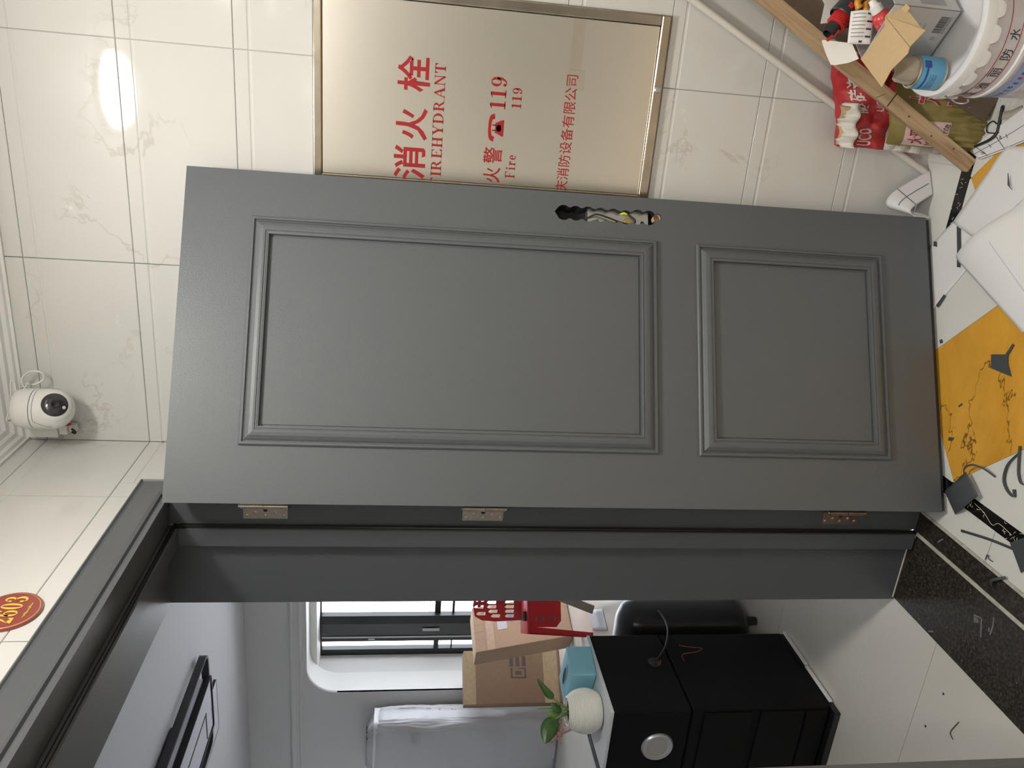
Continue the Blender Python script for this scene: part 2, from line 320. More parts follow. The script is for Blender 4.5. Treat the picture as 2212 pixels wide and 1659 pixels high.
def serif(ch):
    g = G(); T = .065
    def stem(x, y1=1, w_=.19, top=True): g.rect(x, 0, x+w_, y1); g.rect(x-.1, 0, x+w_+.1, T); (g.rect(x-.1, y1-T, x+w_+(.1 if top is True else 0), y1) if top else None)
    wd = .9
    if ch in 'FE':
        stem(.12); g.rect(.12, 1-T, .76, 1); g.poly([(.60, 1-T), (.76, .72), (.76, 1)]); g.rect(.3, .49, .54, .54); g.rect(.51, .38, .55, .66); wd = .86
        if ch == 'E': g.rect(.12, 0, .80, T); g.poly([(.62, T), (.80, 0), (.80, .30)])
    elif ch == 'I': stem(.12); wd = .44
    elif ch == 'R': stem(.12); g.rect(.3, 1-T, .42, 1); g.rect(.3, .47, .45, .52); g.ring(.42, .735, .32, .265, .13, .215, -90, 90); g.poly([(.40, .5), (.58, .5), (.86, .05), (1.0, .05), (1.0, 0), (.70, 0)]); wd = 1.02
    elif ch == 'H': stem(.12); stem(.64); g.rect(.3, .48, .66, .53); wd = 1.0
    elif ch == 'Y': g.poly([(.06, 1), (.27, 1), (.57, .45), (.36, .45)]); g.poly([(.74, 1), (.81, 1), (.55, .45), (.48, .45)]); g.rect(.36, 0, .56, .47); g.rect(.26, 0, .66, T); g.rect(0, 1-T, .38, 1); g.rect(.62, 1-T, .94, 1); wd = .92
    elif ch == 'D': stem(.12); g.rect(.3, 1-T, .40, 1); g.rect(.3, 0, .40, T); g.ring(.38, .5, .54, .5, .33, .45, -90, 90); wd = 1.0
    elif ch == 'A': g.poly([(.10, 0), (.17, 0), (.50, .90), (.46, 1)]); g.poly([(.40, 1), (.54, 1), (.92, 0), (.70, 0)]); g.rect(.24, .30, .74, .35); g.rect(0, 0, .28, T); g.rect(.62, 0, 1.02, T); wd = 1.0
    elif ch == 'N': g.rect(.12, 0, .19, 1); g.rect(.74, 0, .81, 1); g.poly([(.06, 1), (.28, 1), (.81, .12), (.81, -.02), (.72, -.02), (.12, .92)]); g.rect(.02, 0, .30, T); g.rect(.63, 1-T, .91, 1); wd = .95
    elif ch == 'T': g.rect(.33, 0, .53, 1); g.rect(.22, 0, .64, T); g.rect(.03, 1-T, .83, 1); g.poly([(.03, 1), (.03, .70), (.07, .70), (.20, 1-T)]); g.poly([(.83, 1), (.83, .70), (.79, .70), (.66, 1-T)]); wd = .88
    elif ch == '1': g.rect(.22, 0, .45, .98); g.rect(.06, 0, .60, T); g.poly([(.06, .86), (.22, .88), (.45, 1), (.36, 1), (.06, .90)]); wd = .68
    elif ch == '9': g.ring(.36, .67, .33, .33, .14, .28); g.stroke([(.62, .62, .16), (.60, .36, .17), (.46, .10, .11), (.26, .03, .06), (.14, .10, .05)]); g.dot(.17, .13, .10); wd = .76
    elif ch == 'i': g.rect(.12, 0, .30, .64); g.rect(.02, 0, .40, T); g.rect(.02, .64-T, .2, .64); g.dot(.21, .86, .11); wd = .44
    elif ch == 'r': g.rect(.12, 0, .30, .64); g.rect(.02, 0, .42, T); g.rect(.02, .64-T, .2, .64); g.stroke([(.28, .42, .05), (.38, .60, .07), (.48, .62, .07)]); g.dot(.47, .54, .09); wd = .60
    elif ch == 'e': g.ring(.32, .32, .28, .33, .11, .27, 0, 320); g.rect(.14, .33, .58, .385); wd = .66
    return g.v, g.f, wd
def serif_line(txt, gap=.06):
    vs, fs, x = [], [], 0
    for ch in txt:
        v, f, wd = serif(ch); k = len(vs); vs += [(a+x, b) for a, b in v]; fs += [tuple(i+k for i in q) for q in f]; x += wd+gap
    x -= gap; return [(a/x, b) for a, b in vs], fs
def stamp(name, vf, place, m, parent, th=.0006, **kw):
    """flat lettering: place(u, v) gives a point on the surface and the surface normal"""
    vs, fs = vf; bb = B(); top = []
    for u, v in vs:
        p, n = place(u, v); top.append(bb.bm.verts.new(V(p)+V(n)*th))
    for f in fs:
        try: bb.bm.faces.new([top[i] for i in f])
        except ValueError: pass
    return bb.obj(name, m, parent, fix=False, **kw)
def flat(o, a, b):
    o, a, b = V(o), V(a), V(b); n = a.cross(b).normalized()
    return lambda u, v: (o+a*u+b*v, n)

# ================================================================== the corridor shell
XW, YB, XR, YF, ZC = -1.03, 2.193, .87, -1.6, 2.60      # tiled faces of the walls, ceiling height
ROW, COLW, Z0, X0 = .28, .56, -.016, .06                # tile pitch and origin
OP0, OP1, OPZ = .95, 1.938, 2.17                        # door hole in the door wall (outer size of the casing)
wall_back = B().box(XW-.01, XR+.1, YB+.007, YB+.12, 0, ZC).obj('wall_back', 'grout', label='cream marble tiled corridor wall behind the open door', kind='structure')
DW0 = .815
wl = B()
wl.box(-1.32, XW-.007, YF, .86, 0, ZC); wl.box(-1.32, XW-.007, 1.83, YB+.12, 0, ZC); wl.box(-1.32, XW-.007, .86, 1.83, 2.09, ZC)
wall_left = wl.obj('wall_left', 'grout', label='cream marble tiled wall around the grey door frame', kind='structure')
B().box(XR, XR+.1, YF, YB+.12, 0, ZC).obj('wall_right', 'wall_tile', label='plain cream wall at the end of the corridor', kind='structure')
wf = B(); wf.box(-1.32, XR+.1, YF-.1, YF, 0, ZC)
wf.obj('wall_front', 'wall_tile', label='cream corridor wall facing the fire hydrant cabinet', kind='structure')
lift = thing('added_dark_panels', (.36, YF, 0), 'dark panels added out of view for the steel cabinet to reflect', 'added dark panel')  # unseen, added so the stainless cabinet has something dark to mirror
B().box(.10, .62, YF-.002, YF+.02, .0, 2.1, .004).obj('panel_surround', 'black_plastic', lift)
B().box(.14, .357, YF+.02, YF+.03, .02, 2.05).obj('panel', 'window_frame', lift); B().box(.363, .58, YF+.02, YF+.03, .02, 2.05).obj('panel', 'window_frame', lift)
B().box(-1.32, XR+.1, YF-.1, YB+.12, ZC, ZC+.08).obj('ceiling', 'white_paint', label='plain white corridor ceiling', kind='structure')

# wall tiles: each one a slab with a routed line below its upper edge
def tile_prof(h, groove):
    p = [(0, 0), (.002, .0), (0, 0)]
    p = [(h, .0055), (h-.0015, .007)]
    if groove: p += [(h-.033, .007), (h-.036, .0055), (h-.040, .0055), (h-.043, .007)]
    return p+[(.0015, .007), (0, .0055)]
TM = {}
def tile_mesh(wd, h, groove):
    k = (round(wd, 4), round(h, 4), groove)
    if k not in TM:
        bm = bmesh.new(); pr = tile_prof(h, groove); j = .0006
        a = [bm.verts.new((j, -d, z)) for z, d in pr]; c = [bm.verts.new((wd-j, -d, z)) for z, d in pr]
        a0 = [bm.verts.new((0, 0, pr[0][0])), bm.verts.new((0, 0, 0))]; c0 = [bm.verts.new((wd, 0, pr[0][0])), bm.verts.new((wd, 0, 0))]
        for i in range(len(a)-1): bm.faces.new((a[i], a[i+1], c[i+1], c[i]))
        bm.faces.new((a0[0], a[0], c[0], c0[0])); bm.faces.new((a[-1], a0[1], c0[1], c[-1]))
        bm.faces.new([a0[1]]+a[::-1]+[a0[0]]); bm.faces.new([c0[0]]+c+[c0[1]])
        bmesh.ops.recalc_face_normals(bm, faces=bm.faces[:]); me = bpy.data.meshes.new('tile'); bm.to_mesh(me); bm.free()
        me.materials.append(MATS['wall_tile']); TM[k] = me
    return TM[k]
def tiles(parent, u_lo, u_hi, u0, z_hi, holes, place):
    """grid of tiles over a wall; holes are rectangles (u0, u1, z0, z1) left free"""
    k0 = math.floor((u_lo-u0)/COLW); k1 = math.ceil((u_hi-u0)/COLW)
    for r in range(0, 10):
        za, zb = max(0, Z0+r*ROW), min(z_hi, Z0+(r+1)*ROW)
        if zb-za < .01: continue
        for k in range(k0, k1):
            ua, ub = max(u_lo, u0+k*COLW), min(u_hi, u0+(k+1)*COLW)
            rects = [(ua, ub, za, zb)]
            for h in holes:
                nr = []
                for (a, b, c, d) in rects:
                    if h[1] <= a or h[0] >= b or h[3] <= c or h[2] >= d: nr.append((a, b, c, d)); continue
                    if h[0] > a: nr.append((a, h[0], c, d))
                    if h[1] < b: nr.append((h[1], b, c, d))
                    if h[2] > c: nr.append((max(a, h[0]), min(b, h[1]), c, h[2]))
                    if h[3] < d: nr.append((max(a, h[0]), min(b, h[1]), h[3], d))
                rects = nr
            for (a, b, c, d) in rects:
                if b-a < .008 or d-c < .008: continue
                me = tile_mesh(b-a-.0016, d-c-.0012, abs(d-zb) < 1e-6 and d-c > .06 and zb == Z0+(r+1)*ROW)
                o = bpy.data.objects.new('tile', me); o.location, o.rotation_euler.z = place(a+.0008, c+.0006)
                link(o, parent)
CABX0, CABX1, CABZ0, CABZ1 = -.236, .236, .829, 1.749
tiles(wall_back, XW, XR, X0, 2.552, [(CABX0, CABX1, CABZ0, CABZ1)], lambda u, z: (V((u, YB+.007, z)), 0))
# on the door wall u runs along +y away from the camera
tiles(wall_left, -.5, YB, 1.86-.56*6, 2.552, [(DW0, OP1-.004, -1, OPZ-.004)], lambda u, z: (V((XW-.007, u, z)), math.pi/2))

# plaster cornice under the ceiling: stepped profile (outwards from the wall, height)
CP = [(0, 2.548), (.008, 2.548), (.008, 2.556), (.016, 2.560), (.020, 2.570), (.030, 2.574), (.034, 2.584), (.046, 2.588), (.050, 2.5995), (0, 2.5995)]
def cornice(name, label, f0, f1):
    bb = B(); a = [bb.bm.verts.new(f0(d, z)) for d, z in CP]; c = [bb.bm.verts.new(f1(d, z)) for d, z in CP]; n = len(CP)
    for i in range(n): bb.bm.faces.new((a[i], a[(i+1) % n], c[(i+1) % n], c[i]))
    bb.bm.faces.new(a[::-1]); bb.bm.faces.new(c); return bb.obj(name, 'white_paint', label=label, kind='structure')
cornice('trim_1', 'white stepped cornice above the back corridor wall', lambda d, z: (XW+d, YB-d, z), lambda d, z: (XR, YB-d, z))
cornice('trim_2', 'white stepped cornice above the door wall', lambda d, z: (XW+d, YB-d, z), lambda d, z: (XW+d, YF, z))

# corridor floor: border strips and a diagonal pattern of gold and white tiles
floor = B().box(-1.016, XR+.1, YF-.1, YB+.02, -.05, -.004).obj('floor', 'grout', label='patterned corridor floor of white, black and gold marble', kind='structure')
def clip(poly, x0, x1, y0, y1):
    for ax, lim, sg in ((0, x0, 1), (0, x1, -1), (1, y0, 1), (1, y1, -1)):
        out = []
        for i, p in enumerate(poly):
            q = poly[(i+1) % len(poly)]; dp, dq = (p[ax]-lim)*sg, (q[ax]-lim)*sg
            if dp >= 0: out.append(p)
            if dp*dq < 0: t = dp/(dp-dq); out.append((p[0]+(q[0]-p[0])*t, p[1]+(q[1]-p[1])*t))
        poly = out
        if len(poly) < 3: return []
    return poly
def ftile(poly, m):
    # the joint: shrink towards the centre a little
    cx = sum(p[0] for p in poly)/len(poly); cy = sum(p[1] for p in poly)/len(poly)
    pts = []
    for x, y in poly:
        l = math.hypot(x-cx, y-cy); k = (l-.0012)/l; pts.append((cx+(x-cx)*k, cy+(y-cy)*k, -.0045))
    B().prism(pts, (0, 0, .0045)).obj('tile', m, floor)
BX, BY = -.884, 1.9955
for i in range(-3, 5):
    for j in range(-9, 3):
        if (i+j) % 2: continue
        cx, cy, h = -.620+.26*i, 1.732+.26*j, .2605
        p = clip([(cx-h, cy), (cx, cy-h), (cx+h, cy), (cx, cy+h)], BX, .72, -.4, BY)
        if p and max(abs(a[0]-b[0])+abs(a[1]-b[1]) for a in p for b in p) > .02: ftile(p, 'gold_tile' if i % 2 == 0 else 'floor_white')
for (x0, x1, y0, y1, m) in ((-.925, -.884, -.4, 2.0375, 'floor_black'), (-.884, .76, 1.9955, 2.0375, 'floor_black'), (.72, .76, -.4, 1.9955, 'floor_black')):
    L = max(x1-x0, y1-y0); n = max(1, round(L/.56))
    for k in range(n):
        a, b = ((x0+(x1-x0)*k/n, x0+(x1-x0)*(k+1)/n) if x1-x0 > y1-y0 else (x0, x1)); c, d = ((y0, y1) if x1-x0 > y1-y0 else (y0+(y1-y0)*k/n, y0+(y1-y0)*(k+1)/n))
        ftile([(a, c), (b, c), (b, d), (a, d)], m)
for k in range(4):
    a = -1.014+.47*k; ftile([(a, 2.0375), (a+.47, 2.0375), (a+.47, YB), (a, YB)], 'floor_white')
for k in range(5):
    c = -.4+.4875*k; ftile([(-1.014, c), (-.925, c), (-.925, c+.4875), (-1.014, c+.4875)], 'floor_white')
B().box(-1.016, XR, YF, -.402, -.004, 0).obj('tile', 'floor_white', floor); B().box(.762, XR, -.4, YB, -.004, 0).obj('tile', 'floor_white', floor)

# ================================================================== door frame (trim) and threshold
FR = thing('trim_3', (-1.03, 1.4, 0), 'dark grey metal door frame around the doorway', kind='structure')
# casing profile: (distance from the outer edge towards the opening, proud of the wall)
CS = [(0, 0), (0, .010), (.006, .014), (.010, .010), (.012, .010), (.018, .014), (.072, .014), (.078, .017), (.084, .016), (.088, .010), (.093, .012), (.098, .022), (.104, .024), (.112, .024), (.112, .0), ]
YN = .815; YRB = 1.815                     # outer edges of the near casing and the far casing
def casing(f0, f1):
    bb = B(); a = [bb.bm.verts.new(f0(d, h)) for d, h in CS]; c = [bb.bm.verts.new(f1(d, h)) for d, h in CS]; n = len(CS)
    for i in range(n): bb.bm.faces.new((a[i], a[(i+1) % n], c[(i+1) % n], c[i]))
    bb.bm.faces.new(a[::-1]); bb.bm.faces.new(c); bb.obj('casing', 'frame_paint', FR)
casing(lambda d, h: (XW+h, OP1-d, 0), lambda d, h: (XW+h, OP1-d, OPZ-d*.91))
casing(lambda d, h: (XW+h, DW0+d, 0), lambda d, h: (XW+h, DW0+d, OPZ-d*.91))
casing(lambda d, h: (XW+h, OP1-d, OPZ-d*.91), lambda d, h: (XW+h, DW0+d, OPZ-d*.91))
YL0 = .937                                    # near jamb
# far jamb: rabbet, stop and lining; near jamb and head the same
def jamb(name, pts, z0, z1): B().prism([(x, y, z0) for x, y in pts], (0, 0, z1-z0)).obj(name, 'frame_paint', FR)
jamb('jamb', [(-1.02, YRB), (-1.079, YRB), (-1.079, 1.828), (-1.02, 1.828)], 0, 2.065)
jamb('stop', [(-1.086, 1.796), (-1.134, 1.796), (-1.134, 1.828), (-1.086, 1.828)], .012, 2.045)
jamb('lining', [(-1.134, 1.823), (-1.325, 1.823), (-1.325, 1.829), (-1.134, 1.829)], 0, 2.083)
B().tube([(-1.0825, 1.806, .01), (-1.0825, 1.806, 2.05)], .0045, 6).obj('seal', 'seal_rubber', FR, smooth=True)
jamb('jamb', [(-1.02, YL0-.012), (-1.079, YL0-.012), (-1.079, YL0), (-1.02, YL0)], 0, 2.065)
jamb('stop', [(-1.086, YL0-.012), (-1.134, YL0-.012), (-1.134, YL0+.018), (-1.086, YL0+.018)], .012, 2.045)
jamb('lining', [(-1.134, YL0-.012), (-1.325, YL0-.012), (-1.325, YL0-.006), (-1.134, YL0-.006)], 0, 2.083)
B().tube([(-1.0825, YL0+.008, .01), (-1.0825, YL0+.008, 2.05)], .0045, 6).obj('seal', 'seal_rubber', FR, smooth=True)
B().box(-1.079, -1.02, YL0, YRB, 2.068, 2.088).obj('head', 'frame_paint', FR)
B().box(-1.134, -1.086, YL0, YRB, 2.046, 2.088).obj('head_stop', 'frame_paint', FR)
B().box(-1.325, -1.134, YL0-.006, 1.823, 2.083, 2.089).obj('head_lining', 'frame_paint', FR)
B().tube([(-1.0825, YL0, 2.055), (-1.0825, YRB, 2.055)], .0045, 6).obj('seal', 'seal_rubber', FR, smooth=True)
def hinge(z0, z1, m):
    h = B().box(-1.062, -1.022, 1.812, 1.8148, z0, z1, .0008).obj('hinge_plate', m, FR)
    L = z1-z0
    for (dx, fz) in ((-.052, .08), (-.043, .28), (-.052, .5), (-.043, .72), (-.052, .92)):
        B().lathe([(0, .0012), (.0035, .0012), (.0042, 0)], (-1.0+dx, 1.812, z0+L*fz), (0, -1, 0), 10).obj('screw', 'lock_steel', h, smooth=True)
    B().lathe([(0, .0004), (.0055, .0004), (.0055, 0)], (-1.036, 1.812, z0+L*.5), (0, -1, 0), 12).obj('slot', 'ink_black', h)
    kx, ky = -1.012, 1.788
    for a, b in ((0, .48), (.50, 1)):
        B().lathe([(0, 0), (.0065, 0), (.0065, L*(b-a)), (0, L*(b-a))], (kx, ky, z0+L*a), n=14).obj('knuckle', m, h, smooth='auto')
    B().box(-1.022, -1.014, 1.790, 1.8148, z0+.003, z1-.003).obj('leaf_bend', m, h)
    for z in (z0-.004, z0+L*.49, z1+.001): B().lathe([(0, 0), (.0045, 0), (.0045, .004), (0, .004)], (kx, ky, z), n=10).obj('pin', 'lock_steel', h, smooth='auto')
hinge(1.776, 1.887, 'steel_dull'); hinge(1.217, 1.326, 'steel_dull'); hinge(.196, .302, 'hinge_bronze')

TH = thing('trim_4', (-1.16, 1.4, 0), 'black speckled granite door sill with two pale strips', kind='structure')
B().box(-1.317, -1.084, .86, 1.823, -.04, .006, .0015).obj('granite_slab', 'granite', TH); B().box(-1.084, -1.022, .86, 1.823, -.04, .004, .0015).obj('granite_slab', 'granite', TH)
B().box(-1.090, -1.079, .93, 1.80, .004, .009, .002).obj('strip', 'chrome_strip', TH); B().box(-1.022, -1.0145, .86, 1.812, -.03, .005, .0015).obj('strip', 'chrome_strip', TH)
B().tube(spline([(-1.12, 1.806, .014), (-1.10, 1.80, .012), (-1.088, 1.800, .010)], 4), .003, 6).obj('caulk', 'white_paint', TH)
B().tube([(-1.134, 1.821, .007), (-1.316, 1.821, .007)], .002, 5).obj('caulk', 'bag_white', TH)
for pts in ([(-1.155, 1.522), (-1.175, 1.513)], [(-1.157, 1.52), (-1.150, 1.500)], [(-1.150, 1.498), (-1.196, 1.481)], [(-1.121, 1.465), (-1.140, 1.459), (-1.170, 1.458)], [(-1.165, 1.463), (-1.155, 1.468)], [(-1.162, 1.517), (-1.170, 1.508)], [(-1.158, 1.512), (-1.168, 1.504)], [(-1.308, 1.65), (-1.296, 1.632)], [(-1.06, 1.715), (-1.04, 1.70)]):
    g = G(); g.stroke([(x, y, .0036) for x, y in pts], 3); stamp('scuff', (g.v, g.f), flat((0, 0, .0061), (1, 0, 0), (0, 1, 0)), 'scuff', TH, .0004)

# ================================================================== the open door leaf
A = math.radians(27.88); DD = V((math.cos(A), math.sin(A), 0)); DN = V((math.sin(A), -math.cos(A), 0)); DH = V((-.9637, 1.7143, .02))
def dp(s_, z, h=0): return DH+DD*s_+V((0, 0, z-.02))+DN*h
DOOR = thing('door_1', DH, 'dark grey panelled door leaf standing wide open without its lock', kind='structure')
LW, LT, LB, LTH = .8365, 2.05, .022, .066
# outline of the lock hole: a row of drilled holes running into one another
holes = [(.780, 1.084, .021), (.780, 1.051, .0205), (.780, 1.017, .021), (.7805, .982, .0195), (.7795, .947, .0205), (.778, .913, .0195), (.7805, .879, .021), (.7805, .848, .0205), (.783, .8235, .0105)]
side = lambda sg: [(s_+sg*r*math.cos(t), z+r*math.sin(t)) for s_, z, r in holes for t in [math.radians(a) for a in (42, 21, 0, -21, -42)]]
R_, L_ = side(1), side(-1); loop = [(.782, 1.109)]+R_+[(.786, .8135), (.780, .8135)]+L_[::-1]
bb = B(); bm = bb.bm
def ring_edges(pts, h):
    v = [bm.verts.new(dp(a, z, h)) for a, z in pts]; return v, [bm.edges.new((v[i], v[(i+1) % len(v)])) for i in range(len(v))]
outer = [(0, LB), (LW, LB), (LW, LT), (0, LT)]
vo, eo = ring_edges(outer, 0); vh, eh = ring_edges(loop, 0)
bmesh.ops.triangle_fill(bm, use_beauty=True, use_dissolve=False, edges=eo+eh, normal=DN)
vb = [bm.verts.new(dp(a, z, -LTH)) for a, z in outer]; bm.faces.new(vb[::-1])
for i in range(4): bm.faces.new((vo[i], vb[i], vb[(i+1) % 4], vo[(i+1) % 4]))
vk = [bm.verts.new(dp(a, z, -.045)) for a, z in loop]; bm.faces.new(vk)
for i in range(len(vh)): bm.faces.new((vh[i], vk[i], vk[(i+1) % len(vh)], vh[(i+1) % len(vh)]))
leafo = bb.obj('leaf', 'door_paint', DOOR)
leafo.data.materials.append(MATS['ink_black'])
for p in leafo.data.polygons:      # faces inside the hole get the black material
    c = p.center; s_ = (c-DH).dot(DD); hh = (c-DH).dot(DN)
    if .74 < s_ < .81 and .80 < c.z < 1.12 and hh < -.005 and p.area < .02: p.material_index = 1
# raised mouldings around the two panels, four mitred pieces each
MP = [(0, 0), (0, .006), (.003, .009), (.008, .009), (.0092, .0035), (.011, .0035), (.016, .0075), (.024, .012), (.032, .0135), (.037, .0135), (.038, .0115), (.0405, .0115), (.0415, .0135), (.046, .0125), (.0465, 0)]
def panel(s0, s1, z0, z1):
    cor = [(s0, z0, 1, 1), (s1, z0, -1, 1), (s1, z1, -1, -1), (s0, z1, 1, -1)]
    for k in range(4):
        (a, b, sa, sb), (c, d, sc, sd) = cor[k], cor[(k+1) % 4]; bb = B()
        P0 = [bb.bm.verts.new(dp(a+sa*o, b+sb*o, h)) for o, h in MP]; P1 = [bb.bm.verts.new(dp(c+sc*o, d+sd*o, h)) for o, h in MP]
        for i in range(len(MP)-1): bb.bm.faces.new((P0[i], P0[i+1], P1[i+1], P1[i]))
        bb.bm.faces.new(P0); bb.bm.faces.new(P1[::-1]); bb.obj('moulding', 'door_paint', DOOR)
    # field of the panel: a thin board with its own edge gap to the moulding
    i = .0505
    B().obox(dp(s0+i, z0+i, 0), DD*(s1-s0-2*i), V((0, 0, z1-z0-2*i)), DN*.0025, .0008).obj('panel', 'door_paint', DOOR)
panel(.141, .716, .828, 1.885); panel(.138, .7135, .1695, .7165)
B().obox(dp(.002, .004, -.058), DD*(LW-.004), V((0, 0, .018)), DN*.045).obj('bottom_seal', 'seal_rubber', DOOR)
B().obox(dp(LW, LB+.01, -LTH+.004), DD*.0015, V((0, 0, LT-LB-.02)), DN*.058).obj('edge_strip', 'frame_paint', DOOR)
# parts of the lock mortise showing in the hole
lk = B().obox(dp(.752, .845, -.044), DD*.056, V((0, 0, .17)), DN*.028, .001).obj('lock_case', 'lock_steel', DOOR, 'galvanised lock case inside the hole')
for s_, z, r in ((.762, 1.006, .003), (.764, .975, .0035), (.768, .935, .002), (.770, .862, .005)): B().lathe([(0, .001), (r, .001), (r, 0)], dp(s_, z, -.0158), DN, 12).obj('screw', 'ink_black' if r > .0045 or r < .0025 else 'silver', lk)
B().obox(dp(.758, .985, -.0158), DD*.014, V((0, 0, .006)), DN*.001).obj('slot', 'ink_black', lk); B().obox(dp(.758, .962, -.0158), DD*.014, V((0, 0, .006)), DN*.001).obj('slot', 'ink_black', lk)
B().lathe([(0, .006), (.009, .006), (.011, .004), (.011, 0)], dp(.770, .904, -.016), DN, 20).obj('cylinder', 'brass', lk, smooth='auto')
B().tube([dp(*p) for p in ((.794, .925, -.02), (.794, .915, -.012), (.79, .905, -.012))], .004, 8).obj('earth_wire', 'yellow_wire', DOOR, smooth=True)
B().tube(spline([dp(*p) for p in ((.770, 1.030, -.03), (.776, 1.012, -.012), (.783, .992, -.006), (.776, .962, -.006), (.766, .930, -.006), (.762, .905, -.008), (.764, .888, -.008), (.776, .884, -.01), (.790, .900, -.014))]), .0022, 8).obj('cable', 'cable_black', DOOR, smooth=True)
B().lathe([(0, 0), (.0100, 0), (.0100, .02)], dp(.7825, .8245, -.022), DN, 18).obj('wood_core', 'wood_raw', DOOR)

# ================================================================== corridor: ceiling lamp, cabinet, camera, number plate
def lamp(x, y, label, k=1.0):
    CL = thing('ceiling_lamp', (x, y, ZC), label, 'lamp')
    B().lathe([(0, 0), (.190*k, 0), (.190*k, -.012), (.178*k, -.018), (.160*k, -.018), (.158*k, -.006), (0, -.006)], (x, y, ZC), n=48).obj('base', 'white_plastic', CL, smooth='auto')
    B().lathe([(.156*k, -.007), (.156*k, -.030), (.150*k, -.040), (.132*k, -.048), (.08*k, -.051), (0, -.052)], (x, y, ZC), n=48).obj('diffuser', 'lamp_diffuser', CL, smooth='auto')
lamp(-.09, 1.15, 'round white ceiling lamp that lights the corridor in front of the door', .80)
lamp(.55, -.85, 'round white ceiling lamp added behind the camera as fill light', .76)  # unseen second lamp, added to even out the corridor light

FC = thing('fire_hydrant_cabinet', (0, YB, CABZ0), 'stainless steel fire hydrant cabinet with red Chinese lettering', 'cabinet')
FY = 2.178
for (x0, x1, z0, z1) in ((CABX0+.001, CABX1-.001, CABZ1-.022, CABZ1-.001), (CABX0+.001, CABX1-.001, CABZ0+.001, CABZ0+.026), (CABX0+.001, CABX0+.010, CABZ0+.026, CABZ1-.022), (CABX1-.026, CABX1-.001, CABZ0+.026, CABZ1-.022)):
    B().box(x0, x1, FY, YB+.006, z0, z1, .003).obj('frame_bar', 'steel_frame', FC)
cp = B().box(-.225, .2085, FY+.006, YB+.006, .857, 1.7255, .0008).obj('door_panel', 'stainless', FC)
YP = FY+.006
def cab(name, vf, x0, x1, z0, z1, m='cabinet_red'): stamp(name, vf, flat((x0, YP, z0), (x1-x0, 0, 0), (0, 0, z1-z0)), m, cp, .0005)
cab('lettering', font_mesh('消', .018), -.227, -.140, 1.455, 1.539); cab('lettering', font_mesh('火', .018), -.125, -.044, 1.453, 1.536); cab('lettering', font_mesh('栓', .018), -.004, .082, 1.451, 1.535)
cab('lettering', serif_line('FIREHYDRANT'), -.2195-.022, .071, 1.412, 1.4395)
cab('lettering', font_mesh('火', .01), -.220, -.180, 1.250, 1.297); cab('lettering', font_mesh('警', .01), -.170, -.128, 1.249, 1.300)
cab('lettering', serif_line('119', .10), -.031, .052, 1.250, 1.2915); cab('lettering', serif_line('119', .14), -.025, .028, 1.208, 1.2335); cab('lettering', serif_line('Fire', .10), -.205, -.143, 1.211, 1.237)
cab('lettering', font_mesh('重庆消防设备有限公司', .004), -.268, .071, 1.0605, 1.0935)
g = G()   # telephone sign
g.poly([(.16, 0), (.84, 0), (.84, .12), (.70, .55), (.30, .55), (.16, .12)]); g.rect(.36, .5, .42, .75); g.rect(.58, .5, .64, .75)
g.stroke([(.02, .60, .22), (.08, .80, .22), (.26, .88, .20), (.5, .90, .18), (.74, .88, .20), (.92, .80, .22), (.98, .60, .22)])
cab('telephone_sign', (g.v, g.f), -.108, -.047, 1.250, 1.292)
g = G(); g.dot(.5, .5, .5); cab('telephone_dial', (g.v, g.f), -.087, -.069, 1.2565, 1.2705, 'stainless')
B().lathe([(0, .006), (.006, .006), (.009, .003), (.009, 0)], (.053, FY, .8435), (0, -1, 0), 20).obj('knob', 'silver', FC, smooth='auto')
B().box(.082, .228, FY-.0008, FY, 1.057, 1.089).obj('clear_tape', 'clear_tape', FC)
B().sheet(lambda u, v: (.035+.05*u, YP-.0012-.004*u*(1-u)*4*v, 1.044+.046*v), 6, 4, .0004).obj('clear_tape', 'clear_tape', FC)

# security camera hanging in the corner
SC = thing('security_camera', (-.895, 2.10, 2.38), 'white dome security camera with a black lens face in the corner', 'camera')
cx, cy, zb = -.895, 2.10, 2.383; R0 = .0555
B().lathe([(0, .147), (.040, .147), (.050, .140), (.0545, .125), (R0, .098), (R0, .0945)], (cx, cy, zb), n=48).obj('base', 'white_plastic', SC, smooth='auto')
hd = B().lathe([(R0-.001, .0935), (R0+.0005, .0925), (R0+.0005, .082), (R0, .055)]+[(R0*math.cos(t), .055-.055*math.sin(t)) for t in [math.radians(k*9) for k in range(1, 11)]], (cx, cy, zb), n=48).obj('head', 'white_plastic', SC, smooth='auto')
vd = (CAM_LOC-V((cx, cy, zb+.055))).normalized(); lf = (vd.cross(V((0, 0, 1)))).normalized()*-1
ld = (vd-V((.62, .30, 0)).normalized()*.0+lf*.26+V((0, 0, -.12))).normalized(); LC = V((cx, cy, zb+.055))
# the tilting ball with its face plate
u_ = ld.cross(V((0, 0, 1))).normalized(); v_ = u_.cross(ld)
cap = lambda r, a0, a1, k: [(r*math.sin(math.radians(a0+(a1-a0)*q/k)), r*math.cos(math.radians(a0+(a1-a0)*q/k))) for q in range(k+1)]
B().lathe(cap(.0566, 46, 34, 4), LC, ld, 48).obj('lens_housing', 'white_plastic', hd, smooth='auto')
ln = B().lathe(cap(.0569, 34.5, 0, 8), LC, ld, 48).obj('lens_face', 'lens_dark', hd, smooth=True)
B().lathe([(.0115, .0565), (.0115, .0580), (.0085, .0585), (.006, .0572), (0, .0570)], LC, ld, 28).obj('lens', 'lens_black', ln, smooth='auto')
def onball(a, b): return (ld+u_*a+v_*b).normalized()
B().lathe([(0, .0575), (.0046, .0573)], LC, onball(.10, -.42), 16).obj('spotlight', 'white_card', ln)
